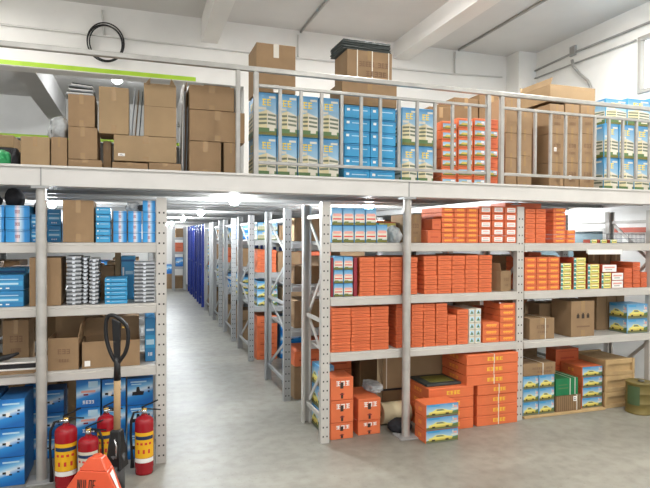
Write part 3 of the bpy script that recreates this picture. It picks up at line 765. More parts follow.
stacks('orange_yellow', 'orange_box', 'orange box, yellow label', 'short stack, lower shelf', [(484, 500.3)], 322, 3, YF, .26, L_, 'yellow labelled orange boxes on the lower shelf')
stacks('orange_yellow', 'orange_box', 'orange box, yellow label', 'tall stack against upright', [(501, 516.5)], 303, 6, YF, .28, L_, 'yellow labelled orange boxes on the lower shelf')
stacks('orange_deep', 'orange_box', 'back orange box', 'behind the short stack, lower shelf', [(484, 497)], 307, 6, YF + .3, .2, L_, 'orange boxes at the back of the lower shelf')
# bay two
pxbox('kraft_mark', 'cardboard_carton', 'small strapped kraft carton beside the rack upright, lower shelf', 'carton', 530.5, 555.5, 318, YF, .28, L_, straps=(.12,))
t = pxbox('kraft_text', 'cardboard_carton', 'large kraft carton with rounded worn corners filling the lower shelf', 'carton', 572, 595.5, 301, YF, .29, L_)
pxbox('kraft', 'cardboard_carton', 'wide kraft carton behind the small strapped one, lower shelf', 'carton', 540, 567, 303, YF + .32, .24, L_)
for i, (a, b) in enumerate(((597.5, 607), (607.5, 617), (617.5, 625.5))):
    pxbox('kraft', 'cardboard_carton', ['left', 'middle', 'right'][i] + ' of three plain brown cartons at the back, lower shelf', 'carton', a, b, 293, YF + .27, .28, L_, group='brown cartons at the back of the lower shelf', tape=False, parts=False)
stacks('truck', 'picture_box', 'green picture box', 'right end of lower shelf', [(628.5, 649)], 304, 2, YF - .01, .24, L_, 'picture boxes at the right end')

# ------------------------------------------------------------------ right rack, floor
def fbox(kind, name, label, cat, p0, p1, ptop, pbot, d, **k):
    "front face stands on the floor where the photo shows its foot"
    pm = (p0 + p1) / 2; dd = RW @ Vector((pm - CX, -(pbot - CY), -F)); Y = dd.y * (-CAMH / dd.z)
    return pxbox(kind, name, label, cat, p0, p1, ptop, Y, d, 0, **k), Y
def floorY(px, pbot):
    dd = RW @ Vector((px - CX, -(pbot - CY), -F)); return dd.y * (-CAMH / dd.z)
def fstack(kind, name, desc, p0, p1, tops, Y, d, group, z0=0, cat='box', **k):
    z = z0
    for i, pt in enumerate(tops):
        zt = az((p0 + p1) / 2, pt, Y)
        row = 'bottom' if i == 0 else ('top' if i == len(tops) - 1 else 'middle' if len(tops) == 3 else ORD[i])
        carton(kind, name, desc.replace('ROW', row), cat, ax(p0, Y) + GAP, ax(p1, Y) - GAP, Y + random.uniform(0, .008), d, z + .001, zt - .002, group=group, rz=random.uniform(-.01, .01), **k)
        z = zt
Y1 = 4.62
fstack('orange_pack', 'orange_pack', 'large orange box, ROW of the stack right against the left upright', 331.5, 354.5, (422.5, 400, 377), Y1, .24, 'large orange boxes on the floor')
fstack('orange_pack', 'orange_pack', 'large orange box, ROW of the pair beside the three-high stack', 359.5, 382, (420, 398), Y1 + .03, .4, 'large orange boxes on the floor')
# picture boxes facing the aisle behind the left upright are seen through the frame
for i, (z0, z1) in enumerate(((.003, .2), (.203, .4), (.403, .6))):
    o = link('picture_box', None, None, (1.70, 4.93, z0), -PI / 2)
    link('carton_body', box_mesh('truck', .25, .14, .196, 'body'), o); link('printed_panel', box_mesh('truck', .25, .14, .196, 'print'), o)
    o.location.x = 1.652; o.location.y = 4.997
    tag(o, ['bottom', 'middle', 'top'][i] + ' picture box facing the aisle inside the near right rack', 'box', 'picture boxes facing the aisle')
# clear film over grey bundle, black bag
blob('plastic_wrap', 'crumpled clear plastic wrap lying on the pair of large orange boxes', 'bag', ax(372, 4.95), 4.92, az(371, 398, Y1 + .03) + .002, .17, .36, .07, 'film_crumpled', 12, .3)
blob('black_bag', 'black bag on the floor left of the round column', 'bag', ax(392, 4.85), 4.88, 0, .22, .34, .19, 'dark_fabric', 5, .2)
mb = MB(); mb.box(-.02, .02, -.002, .002, 0, .035, 'white'); o = mb.build('paper_tag', None, (ax(397, 4.68), 4.69, .05)); tag(o, 'small white tag on the front of the black floor bag', 'label')
# big yellowish crate behind and cream roll
xa_, xb_ = ax(384, 5.0), ax(447, 5.0)
carton('kraft_light', 'wooden_panel_crate', 'large pale plywood crate standing at the back behind the round column', 'crate', xa_, xb_, 5.0, .15, .30, .70, tape=False, straps=(-.45, .45))
o = mb = MB(); mb.box(xa_, xb_, 5.0, 5.15, 0, .28, 'kraft_dark', .003); mb.box(xa_, xb_, 5.0, 5.15, .281, .299, 'black'); o = mb.build('base_crate'); tag(o, 'dark low crate carrying the pale plywood crate at the back', 'crate')
mb = MB(); zc = .11; mb.tube([(ax(378, 4.95), 4.87, zc), (ax(405, 4.95), 4.87, zc)], .1, 'cream_roll', 24); 
for xx in (ax(378, 4.95) - .002, ax(405, 4.95) + .002): mb.tube([(xx - .001, 4.87, zc), (xx + .001, 4.87, zc)], .03, 'kraft_dark', 16)
o = mb.build('cream_roll'); tag(o, 'cream coloured roll lying on the floor behind the round column', 'roll')
for v in (bpy.data.objects['black_bag'],): v.location.y = 4.655; v.scale = (1, .55, .62)
bpy.data.objects['paper_tag'].location.y = 4.62
# group by the column: three picture boxes in front of flat orange cartons
Y2 = 4.29
zz = 0
for i in range(3):
    zt = (i + 1) * .114
    carton('orange_picture', 'orange_picture_box', ['bottom', 'middle', 'top'][i] + ' orange box with yellow car picture, front stack right of round column', 'box', ax(427, Y2), ax(460, Y2), Y2, .2, zz + .001, zt - .002, group='car picture boxes', rz=random.uniform(-.02, .02))
    zz = zt
Y3 = 4.53
for i in range(4):
    carton('orange_flat', 'orange_flat_carton', f"flat orange carton, {['bottom', 'second', 'third', 'top'][i]} of the stack behind the car picture boxes", 'box', ax(430, Y3), ax(475.5, Y3) - .006, Y3, .42, i * .101 + .001, i * .101 + .0995, group='flat orange cartons on the floor', rz=random.uniform(-.006, .006))
zt = .405
mb = MB(); mb.box(ax(431, Y3), ax(466, Y3), Y3 + .06, Y3 + .40, zt + .001, zt + .022, 'dark_sheet', .003); 
mb.box(ax(438, Y3), ax(462, Y3), Y3 + .12, Y3 + .34, zt + .022, zt + .026, 'olive_print')
o = mb.build('dark_sheet_pack'); tag(o, 'dark printed sheet pack lying on the flat orange cartons', 'sheet')
tops = (415, 402.5, 389.5, 377, 364.5, 352.5)
Y4 = 4.53
z = 0
for i in range(7):
    zt = .69 * (i + 1) / 7
    carton('orange_flat', 'orange_flat_carton', f"flat orange carton, {['bottom','second up','third up','fourth up','fifth up','sixth up','top'][i]} in tall stack left of the center upright", 'box',
           ax(479 if i < 4 else 468, Y4), 3.5, Y4 + random.uniform(0, .01), .45, z + .001, zt - .002, group='tall stack of flat orange cartons', rz=random.uniform(-.004, .004), straps=(.02,))
    z = zt
for i in range(3):
    carton('orange_deep', 'orange_flat_carton', ['lower', 'middle', 'upper'][i] + ' orange carton at the back, left of the tall flat stack', 'box', ax(455, 5.0), ax(479, 5.0), 5.0, .15, i * .225 + .001, i * .225 + .223, parts=False, group='orange cartons at the back')
# bay two floor: a thin pallet board under the goods
mb = MB(); mb.box(ax(525, 4.6), ax(606, 4.6), 4.58, 5.14, 0, .022, 'wood', .003); o = mb.build('pallet_board'); tag(o, 'thin pale board on the floor under the strapped cartons', 'board')
zb = .023
Y5 = 4.61
zs = [zb, .155, .285, .415]
for r_ in range(3):
    for c_, (a, b) in enumerate(((524.5, 540), (540.5, 556))):
        carton('truck', 'picture_box', ['bottom', 'middle', 'top'][r_] + ' ' + ['left', 'right'][c_] + ' picture box in the six-box block beside the center upright', 'box', ax(a, Y5) + GAP, ax(b, Y5) - GAP, Y5, .3, zs[r_] + .001, zs[r_ + 1] - .001, group='six-box picture block')
pxbox('kraft_lines', 'cardboard_carton', 'kraft carton with strap standing on the six-box picture block', 'carton', 524.5, 557, 363, Y5, .4, .4155, straps=(.1,))
pxbox('ribbed', 'ribbed_carton', 'brown ribbed carton with white sticker standing under the green box', 'carton', 557.5, 583, 395, Y5, .32, zb, straps=(.32,), sticker=(.68, .6, .045, .05))
zt = az(570, 395, Y5)
pxbox('green', 'green_box', 'dark green strapped box on top of the ribbed brown carton', 'box', 557.5, 580, 378, Y5, .32, zt + .001, straps=(.12, .34))
Y6 = 4.63
z = zb
for i in range(4):
    zt = zb + (az(595, 366, Y6) - zb) * (i + 1) / 4
    carton('orange_picture', 'orange_picture_box', ['bottom', 'second', 'third', 'top'][i] + ' orange box with sky picture end, stack right of green box', 'box', ax(584, Y6), ax(604, Y6), Y6, .32, z + .001, zt - .001, group='sky picture orange boxes', rz=random.uniform(-.02, .02))
    z = zt
for i in range(3):
    carton('orange_deep', 'orange_flat_carton', ['lower', 'middle', 'upper'][i] + ' deep orange carton behind green box, its top covered by film', 'box', ax(557, 4.97), ax(580, 4.97), 4.97, .16, zb + i * .185, zb + i * .185 + .183, parts=False, group='orange cartons behind the green box')
# wooden crates
Y7 = floorY(620, 407)
xa_, xb_ = ax(607, Y7), ax(636, Y7)
for i in range(3):
    t = thing('wooden_crate', ['bottom', 'middle', 'top'][i] + ' pale wooden crate in the stack beside the metal drum', 'crate', ((xa_ + xb_) / 2, Y7 + .24, i * .172 + .001), random.uniform(-.01, .01), 'wooden crates')
    w = xb_ - xa_; d = .46; h = .168
    m = MB(); m.box(-w / 2 + .012, w / 2 - .012, -d / 2 + .012, d / 2 - .012, .004, h - .012, 'wood'); m.build('crate_body', t)
    for s in (-1, 1):
        for za, zb2 in ((h - .05, h), (0, .04)):
            m = MB(); m.box(-w / 2 + .031, w / 2 - .031, s * d / 2 - .011, s * d / 2 + .011, za, zb2, 'wood', .002); m.build('slat', t)
        for x in (-w / 2 + .015, w / 2 - .015):
            m = MB(); m.box(x - .015, x + .015, s * d / 2 - .015, s * d / 2 + .015, .0, h, 'wood', .002); m.build('corner_batten', t)
# drum
Yd = 4.42; xd = ax(641, Yd); r = .125; 
t = thing('metal_drum', 'olive brown metal drum with green label at right end of rack', 'drum', (xd, Yd, 0))
m = MB(); H = .32
m.lathe([(0, .0), (r, 0), (r + .006, .006), (r, .014), (r, H * .33), (r + .005, H * .35), (r, H * .37), (r, H * .64), (r + .005, H * .66), (r, H * .68), (r, H - .014), (r + .007, H - .007), (r, H), (r - .012, H - .012), (0, H - .012)], 0, 0, 'drum', 36); db = m.build('drum_body', t)
m = MB(); m.lathe([(r + .0065, H * .3), (r + .0065, H * .9)], 0, 0, 'drum_label', 14, math.radians(170), math.radians(225)); o = m.build('drum_label', db); o['label'] = 'green label'
m = MB(); m.lathe([(r + .0065, H * .45), (r + .0065, H * .8)], 0, 0, 'cream_print', 8, math.radians(285), math.radians(320)); o = m.build('drum_sticker', db); o['label'] = 'cream sticker'
m = MB(); m.lathe([(0, H - .011), (.03, H - .011), (.03, H + .002), (0, H + .002)], .05, .02, 'silver_dark', 16); m.build('drum_cap', db)

# ------------------------------------------------------------------ left rack
YL = FY + .008
stacks('blue_band', 'blue_box', 'blue box, white stripe', 'top shelf far left', [(-24, -9), (-8, 4.5), (5, 30)], 205, 3, YL, .32, T, 'striped blue boxes on the left rack')
blob('black_bag', 'dark round bag on top of striped blue boxes, upper left', 'bag', ax(15, YL + .15), YL + .15, az(17, 205, YL) + .002, .13, .18, .13, 'dark_fabric', 21, .12)
blob('black_bag', 'dark bag slumped beside left round column, on top shelf boxes', 'bag', ax(32, YL + .17), YL + .42, az(20, 205, YL) + .002 - .0, .15, .2, .1, 'dark_fabric', 22, .2)
stacks('blue_dots', 'blue_box', 'dark blue box', 'top shelf behind left round column', [(30.6, 39)], 214, 2, YL + .04, .25, T, 'blue boxes behind the left column')
bpy.data.objects['black_bag.002'].location = (ax(39, YL + .15), YL + .18, az(35, 214, YL + .04) + .004); bpy.data.objects['black_bag.002'].scale = (.5, .8, 1.1)
blob('black_bag', 'dark bag at far left edge of the top shelf', 'bag', ax(-14, YL + .1), YL + .15, az(0, 205, YL) + .002, .18, .2, .1, 'dark_fabric', 25, .2)
stacks('blue_dots', 'blue_box', 'teal blue box', 'between left round column and tall carton', [(47, 61)], 209, 2, YL + .18, .25, T, 'blue boxes right of the left column')
pxbox('kraft', 'cardboard_carton', 'tall kraft carton on top shelf of the left rack', 'carton', 62.5, 94, 200, YL, .3, T)
stacks('blue_plain', 'blue_box', 'glossy wrapped blue box', 'left rack top shelf', [(95.5, 110.5)], 207, 5, YL, .24, T, 'wrapped blue boxes')
stacks('blue_band', 'blue_box', 'blue box, pale centre', 'left rack top shelf near upright', [(113, 126.8), (127.8, 141.6)], 211, 3, YL, .24, T, 'pale centred blue boxes')
stacks('blue_band', 'blue_box', 'small blue box', 'against the aisle upright, top shelf', [(142.6, 155.6)], 200.5, 4, YL, .24, T, 'small blue boxes against the upright')
blob('plastic_bag', 'clear bag with dark contents on the blue boxes near upright', 'bag', ax(133, YL + .1), YL + .12, az(134, 211, YL) + .003, .11, .16, .075, 'film_crumpled', 31, .3)
blob('dark_cloth', 'dark crumpled cloth on blue boxes beside the clear bag', 'cloth', ax(141, YL + .05), YL + .02 + .012, az(134, 211, YL) + .003, .05, .06, .05, 'dark_fabric', 33, .3)
# middle shelf
stacks('blue_dots', 'blue_box', 'wide blue box', 'left end of left middle shelf', [(-24, 23.5)], 275, 2, YL, .3, M_, 'wide blue boxes on the middle shelf')
pxbox('blue_plain', 'blue_box', 'dark blue box behind the wide blue boxes, left middle shelf', 'box', -10, 26, 268, YL + .33, .2, M_, parts=False)
pxbox('kraft', 'cardboard_carton', 'tall kraft carton behind the left round column, middle shelf', 'carton', 29, 61, 257.5, YL, .32, M_, tape=False)
def silver_stack(p0, p1, pt, n, place, yf):
    H = az((p0 + p1) / 2, pt, yf) - M_; h = H / n; x0, x1 = ax(p0, yf), ax(p1, yf)
    for i in range(n):
        row = 'top' if i == n - 1 else ORD[i] + (' up' if i else '')
        w = x1 - x0
        t = thing('silver_case', f'flat silver case, {row} in {place}', 'case', ((x0 + x1) / 2 + random.uniform(-.002, .002), yf + .14, M_ + .001 + i * h), random.uniform(-.02, .02), 'flat silver cases')
        key = ('sc', round(w, 3), round(h, 4))
        if key not in CACHE:
            m = MB(); m.box(-w / 2, w / 2, -.12, .12, h * .35, h * .93, 'silver', .002); a = m.mesh('case_lid')
            m = MB(); m.box(-w / 2 + .006, w / 2 - .006, -.112, .112, 0, h * .35, 'silver_dark', .001); m.box(-.01, .01, -.124, -.112, h * .1, h * .7, 'chrome'); CACHE[key] = (a, m.mesh('case_base'))
        link('case_lid', CACHE[key][0], t); link('case_base', CACHE[key][1], t)
silver_stack(66, 81, 256, 12, 'stack beside the tall kraft carton', YL)
silver_stack(82, 88, 257, 12, 'narrow stack in shadow, middle left', YL + .06)
silver_stack(89, 98.5, 258.5, 12, 'narrow bright stack, left middle shelf', YL)
silver_stack(134, 155, 262, 11, 'wide stack against the aisle upright', YL)
stacks('blue_plain', 'blue_box', 'flat bright blue box', 'left middle shelf', [(104.5, 127.5)], 278, 6, YL, .26, M_, 'flat blue boxes on the middle shelf')
pxbox('blue_plain', 'blue_box', 'upright blue box behind flat blue stack, left middle shelf', 'box', 121, 135.5, 256, YL + .3, .2, M_, parts=False)
pxbox('kraft', 'cardboard_carton', 'kraft carton at the back behind the flat blue stack', 'carton', 97, 114, 266, YL + .32, .2, M_, tape=False)
pxbox('kraft_light', 'cardboard_carton', 'narrow pale carton at the back beside upright blue box', 'carton', 114.8, 120.5, 250, YL + .32, .2, M_, tape=False, parts=False)
# lower shelf
pxbox('kraft_mark', 'cardboard_carton', 'small kraft carton at back of lower shelf, far left', 'carton', 2, 29, 320, YL + .25, .25, L_)
t = thing('plastic_tray', 'white and black plastic tray lying left of the round column', 'tray', (ax(16, YL + .05), YL + .02 + .1, L_ + .001))
m = MB(); m.box(-.16, .13, -.08, .08, 0, .016, 'white', .004); m.box(-.16, .13, -.08, -.07, .016, .05, 'black'); m.box(-.16, .13, .07, .08, .016, .05, 'white'); m.box(-.16, .13, -.085, .085, .05, .062, 'frame_white', .003); m.build('tray_body', t)
m = MB(); m.box(-.08, .12, -.086, -.0855, .022, .046, 'black'); m.build('tray_slot', t)
t = thing('black_casting', 'curved black machine part lying on the white tray, far left', 'machine part', (ax(4, YL + .05), YL + .1, L_ + .064))
m = MB(); m.tube([(-.14, 0, .012), (-.06, -.01, .02), (.02, -.02, .035), (.09, -.02, .06)], [.014, .02, .02, .008], 'black', 12); m.build('curved_arm', t)
mb = MB(); mb.hexa([(-.2, -.16, 0), (.16, -.16, 0), (.18, .02, 0), (-.2, .02, 0), (-.2, -.16, .008), (.16, -.16, .008), (.18, .02, .008), (-.2, .02, .008)], 'kraft'); 
o = mb.build('cardboard_sheet', None, (ax(10, YL) + .0, YL + .12, L_ + .0005)); tag(o, 'flat kraft cardboard sheet under the white tray, far left', 'cardboard')
for o_ in bpy.data.objects:
    if o_.name in ('plastic_tray', 'black_casting'): o_.location.z += .009
open_carton('open_carton', 'open kraft carton right of the left round column, lower shelf', ax(48.5, YL), ax(79.5, YL), YL, .3, L_ + .001, az(64, 338, YL), 'kraft', ('b', 'r'), .5, {'b': 2, 'r': 12}, rz=-.05, mark=True)
open_carton('open_carton', 'wide open kraft carton behind truck handle, lid flap raised', ax(81.5, YL), ax(139.5, YL), YL + .005, .3, L_ + .001, az(110, 341, YL), 'kraft', ('b',), .48, {'b': 4}, rz=.02)
pxbox('blue_dots', 'blue_box', 'deep blue box at the aisle end of left lower shelf', 'box', 145, 155.5, 317.5, YL + .12, .4, L_)
mb = MB(); x = ax(84.5, YL); mb.box(x, x + .04, YL - .004, YL - .002, L_ + .018, L_ + .06, 'white'); o = mb.build('paper_sticker'); tag(o, 'white sticker on corner of the wide open carton', 'label')
# floor
Yf = 4.71
stacks('blue_shoe', 'blue_box', 'big blue box, pink print', 'behind short red extinguisher', [(75.5, 100.6)], 379, 3, Yf, .35, 0, 'big blue boxes on the floor')
stacks('blue', 'blue_box', 'big blue box', 'behind the wrapped truck handle', [(101.4, 126)], 378.5, 3, Yf, .35, 0, 'big blue boxes on the floor')
stacks('blue_machine', 'blue_box', 'big blue machine box', 'behind rightmost extinguisher', [(127, 153.5)], 378, 3, Yf, .35, 0, 'big blue boxes on the floor')
stacks('blue', 'blue_box', 'big blue machine box', 'front left corner of photo', [(-28, -3), (-2, 24.5)], [399, 399], 3, 4.47, .36, 0, 'blue boxes at the front left corner')
stacks('blue', 'blue_box', 'shaded blue box', 'behind left round column', [(24, 43), (44, 64)], [384, 390], 3, 4.93, .2, 0, 'shaded blue boxes behind the column')

# ------------------------------------------------------------------ fire extinguishers
def extinguisher(label, px, Y, r, h, lab='label_yellow', rz=0., hs=1):
    x = ax(px, Y, 440)
    t = thing('fire_extinguisher', label, 'fire extinguisher', (x, Y, 0), rz, 'fire extinguishers')
    m = MB(); m.lathe([(0, 0), (r * .93, 0), (r * .96, .02), (r * .93, .035), (r, .05), (r, h * .88), (r * .97, h * .92), (r * .86, h * .955), (r * .6, h * .985), (.024, h), (.022, h + .012), (0, h + .012)], 0, 0, 'red_paint', 32); m.build('cylinder', t)
    m = MB(); m.lathe([(0, h + .012), (.016, h + .012), (.016, h + .03), (.02, h + .032), (.02, h + .055), (0, h + .055)], 0, 0, 'brass', 16); m.tube([(.015 * hs, 0, h + .035), (-.05 * hs, 0, h + .03)], .008, 'chrome', 8); vv = m.build('valve', t)
    m = MB(); m.lathe([(0, 0), (.016, 0), (.016, .008), (0, .008)], 0, 0, 'chrome', 16); o = m.build('pressure_gauge', vv, (0, -.03, h + .035)); o.rotation_euler = (PI / 2, 0, 0)
    m = MB(); m.hexa([(-.02, -.011, h + .052), (.12, -.008, h + .030), (.12, .008, h + .030), (-.02, .011, h + .052), (-.02, -.011, h + .058), (.12, -.008, h + .036), (.12, .008, h + .036), (-.02, .011, h + .058)], 'rubber'); o = m.build('carry_handle', vv)
    m = MB(); m.hexa([(-.02, -.011, h + .060), (.10, -.008, h + .105), (.10, .008, h + .105), (-.02, .011, h + .060), (-.02, -.011, h + .066), (.10, -.008, h + .113), (.10, .008, h + .113), (-.02, .011, h + .066)], 'rubber'); o = m.build('squeeze_lever', vv)
    m = MB(); P = [(x_ * hs, y_, z_) for x_, y_, z_ in [(-.045, 0, h + .03), (-.075, -.004, h + .028), (-r - .025, -.01, h - .03), (-r - .028, -.012, h * .7), (-r - .022, -.012, h * .4), (-r - .018, -.012, h * .25), (-r - .018, -.012, h * .12)]]
    m.tube(P, [.009] * 5 + [.012, .015], 'rubber', 10); m.build('hose', t)
    m = MB(); a0, a1 = math.radians(200), math.radians(338); rr = r + .0012
    m.lathe([(rr, h * .3), (rr, h * .74)], 0, 0, lab, 18, a0, a1)
    m.lathe([(rr, h * .22), (rr, h * .295)], 0, 0, 'white', 18, a0, a1)
    m.lathe([(rr + .001, h * .62), (rr + .001, h * .68)], 0, 0, 'navy', 18, a0 + .15, a1 - .15)
    for k in range(4): m.lathe([(rr + .001, h * .53), (rr + .001, h * .57)], 0, 0, 'red_print', 3, a0 + .35 + k * .45, a0 + .6 + k * .45)
    for k in range(3): m.lathe([(rr + .001, h * .38), (rr + .001, h * .45)], 0, 0, 'red_print', 3, a0 + .5 + k * .55, a0 + .72 + k * .55)
    o = m.build('instruction_label', t); o['label'] = 'yellow instruction label' if lab != 'white_print' else 'white instruction label'
    return t
extinguisher('large red fire extinguisher with yellow label beside the left round column', 66, 4.36, .075, .44, rz=.1)
extinguisher('short red fire extinguisher with white label behind orange truck cover', 88.5, 4.31, .07, .36, 'white_print', rz=-.1, hs=-1)
extinguisher('red fire extinguisher half hidden behind the wrapped truck handle', 106, 4.55, .066, .43, rz=.1, hs=-1)
extinguisher('large red fire extinguisher with yellow label in front of the aisle upright', 144.3, 4.43, .069, .435, rz=0)

# ------------------------------------------------------------------ pallet truck
ang = -math.atan2(.10, .23)
t = thing('pallet_truck', 'orange hand pallet truck with black loop handle and wrapped shaft', 'pallet truck', (-.236, 3.50, 0), ang)
m = MB()                           # folded sheet cover: front plate and two side plates
B_ = [(-.27, -.09, .16), (.27, -.09, .16), (.17, .08, .16), (-.17, .08, .16)]
Mi = [(-.088, -.045, .435), (.088, -.045, .435), (.07, .06, .435), (-.07, .06, .435)]
T_ = [(-.04, -.02, .505), (.04, -.02, .505), (.035, .05, .50), (-.035, .05, .50)]
m.hexa(B_ + Mi, 'red_orange', .004); m.hexa([Vector(p) + Vector((0, 0, .0002)) for p in Mi] + T_, 'red_orange', .006)
m.build('hydraulic_cover', t)
m = MB(); m.tube([(0, .016, .498), (0, .016, .510)], .026, 'red_orange', 20); o = m.build('cover_cap', t)
m = MB()                           # black lettering on the front plate
def onfront(u, v):                 # plate between Mi bottom edge and B_ top; slanted
    z = .30 + v; k = (z - .16) / .275; y = -.09 + (.045) * k - .003
    return (u, y, z)
def stroke(u0, v0, u1, v1):
    m.face([onfront(u0, v0), onfront(u1, v0), onfront(u1, v1), onfront(u0, v1)], 'ink')
lx = -.085; lh = .055; b0 = .035; th = .0055
for ch in 'NULOE':
    w = .0185
    if ch in 'NULOE': stroke(lx, b0, lx + th, b0 + lh)
    if ch in 'NUO': stroke(lx + w - th, b0, lx + w, b0 + lh)
    if ch in 'ULOE': stroke(lx, b0, lx + w, b0 + th)
    if ch in 'OE': stroke(lx, b0 + lh - th, lx + w, b0 + lh)
    if ch == 'E': stroke(lx, b0 + lh / 2 - th / 2, lx + w * .8, b0 + lh / 2 + th / 2)
    if ch == 'N': m.face([onfront(lx, b0 + lh), onfront(lx + th, b0 + lh), onfront(lx + w, b0), onfront(lx + w - th, b0)], 'ink')
    lx += w + .0045
m.build('lettering', t)
m = MB()                           # label on the right slanted edge of the upper cover
a, b_, c_, d_ = Vector(B_[1]), Vector(B_[2]), Vector(Mi[2]), Vector(Mi[1])
def onside(u, v, e=.004):
    p = (a * (1 - u) + b_ * u) * (1 - v) + (d_ * (1 - u) + c_ * u) * v
    n = (b_ - a).cross(d_ - a).normalized(); return p + n * e
m.face([onside(.12, .42), onside(.7, .42), onside(.7, .95), onside(.12, .95)], 'white'); m.face([onside(.2, .48, .005), onside(.6, .48, .005), onside(.6, .64, .005), onside(.2, .64, .005)], 'ink'); m.face([onside(.3, .72, .005), onside(.5, .72, .005), onside(.5, .84, .005), onside(.3, .84, .005)], 'drum_label')
o = m.build('warning_label', t); o['label'] = 'white warning label'
m = MB(); m.box(-.27, .27, -.13, .06, .07, .158, 'red_orange', .006); m.build('fork_frame', t)
for s in (-1, 1):
    m = MB(); m.box(s * .19 - .08, s * .19 + .08, -1.18, -.131, .055, .075, 'red_orange', .004); m.box(s * .19 - .08, s * .19 - .072, -1.18, -.131, .03, .055, 'red_orange'); m.box(s * .19 + .072, s * .19 + .08, -1.18, -.131, .03, .055, 'red_orange'); fk = m.build('fork', t)
    m = MB(); m.tube([(s * .19 - .05, -1.02, .036), (s * .19 + .05, -1.02, .036)], .036, 'black', 20); m.build('load_roller', fk)
    m = MB(); m.tube([(s * .07 - .025, .26, .09), (s * .07 + .025, .26, .09)], .09, 'black', 28); m.tube([(s * .07 - .026, .26, .09), (s * .07 + .026, .26, .09)], .03, 'silver_dark', 16); m.build('steer_wheel', t)
m = MB(); m.lathe([(0, .19), (.05, .19), (.05, .42), (.035, .44), (.035, .5), (0, .5)], 0, .26, 'silver_dark', 20); m.box(-.12, .12, .22, .30, .085, .095, 'silver_dark'); m.box(-.02, .02, .24, .28, .095, .19, 'silver_dark'); m.box(-.03, .03, .05, .23, .30, .36, 'silver_dark'); m.build('hydraulic_pump', t)
m = MB(); m.hexa([(-.055, .20, .33), (.055, .20, .33), (.055, .32, .33), (-.055, .32, .33), (-.035, .235, .575), (.028, .235, .575), (.028, .30, .575), (-.035, .30, .575)], 'rubber', .01); o = m.build('tiller_boot', t)
m = MB(); m.tube([(0, .265, .576), (0, .265, .885)], .021, 'wrap_tube', 18); m.build('wrapped_shaft', t)
m = MB(); m.tube([(0, .265, .886), (0, .265, 1.03)], [.022, .018], 'rubber', 16)
m.build('upper_shaft', t)
pts = [(.0, 1.09), (-.03, 1.12), (-.058, 1.17), (-.076, 1.23), (-.078, 1.29), (-.066, 1.335), (-.03, 1.345), (.02, 1.325), (.06, 1.295), (.074, 1.26), (.074, 1.20), (.058, 1.15), (.03, 1.115)]
def smooth(P, n=3):
    out = []
    L = len(P)
    for i in range(L):
        p0, p1, p2, p3 = P[i - 1], P[i], P[(i + 1) % L], P[(i + 2) % L]
        for k in range(n):
            s = k / n
            out.append(tuple(.5 * ((2 * b) + (-a + c) * s + (2 * a - 5 * b + 4 * c - d) * s * s + (-a + 3 * b - 3 * c + d) * s ** 3) for a, b, c, d in zip(p0, p1, p2, p3)))
    return out
m = MB(); m.tube([(p[0] * .95, .265, .995 + (p[1] - 1.09) * 1.18) for p in smooth(pts)], .0125, 'rubber', 12, True); lh_ = m.build('loop_handle', t)
m = MB(); m.hexa([(-.018, .255, 1.02), (.018, .255, 1.02), (.018, .275, 1.02), (-.018, .275, 1.02), (-.034, .255, 1.275), (.022, .255, 1.25), (.022, .275, 1.25), (-.034, .275, 1.275)], 'black', .004); m.build('release_lever', lh_)
m = MB(); m.tube([(.04, .248, 1.225), (.055, .248, 1.22)], .006, 'brass', 8); m.build('pin', lh_)
m = MB(); m.tube([(.03, .185, .42), (.035, .18, .5), (.02, .185, .54)], .005, 'chrome', 8); m.build('chain', t)

# ------------------------------------------------------------------ mezzanine goods
D0 = DECK + .0005; YM = 4.78
def mbox(kind, label, p0, p1, ptop, z0=D0, Y=YM, d=.4, name='cardboard_carton', cat='carton', **k):
    pxbox(kind, name, label, cat, p0, p1, ptop, Y, d, z0, **k)
    return az((p0 + p1) / 2, ptop, Y)
# far left
z = mbox('kraft_light', 'small kraft carton standing leftmost of the pair by film-wrapped bundle', 20.5, 33 + 17, 136.5, d=.35)
z2 = mbox('kraft', 'small kraft carton between the leftmost carton and the tall stack', 51, 67.3, 137, d=.35)
t = thing('wrapped_bundle', 'grey bundle in crumpled clear film on the small kraft cartons', 'bundle', (ax(56, YM), YM + .2, z2 + .004))
mb = MB(); 
for k in range(4): mb.box(-.052, .052, -.12, .12, k * .035, k * .035 + .03, 'dark_sheet' if k % 2 else 'grey_paper', .004)
mb.build('sheets', t); blob('film', '', '', .0, 0, .0, .155, .3, .19, 'film_crumpled', 41, .25, parent=t)
mbox('kraft_light', 'kraft carton at left edge of photo on the mezzanine, among dark clutter', -14, 14, 134.5, z0=az(0, 147, YM + .5), Y=YM + .5, d=.3)
mb = MB(); x0 = ax(-14, YM + .5); x1 = ax(14, YM + .5); zt = az(0, 147, YM + .5) - .002
for a in (x0 + .01, x1 - .03): 
    for b in (YM + .51, YM + .78): mb.box(a, a + .02, b, b + .02, D0, zt, 'black')
mb.box(x0, x1, YM + .5, YM + .8, zt - .02, zt, 'black'); o = mb.build('small_stand'); tag(o, 'black low stand holding the leftmost mezzanine carton', 'stand')
blob('green_bag', 'green plastic bag on the mezzanine floor at left edge', 'bag', ax(0, YM + .1), YM + .18, D0, .15, .25, .16, 'tooth_green', 51, .25)
blob('dark_cloth', 'dark clutter heap between green bag and small kraft carton', 'cloth', ax(17.5, YM + .15), YM + .12, D0, .06, .16, .17, 'dark_fabric', 52, .35)
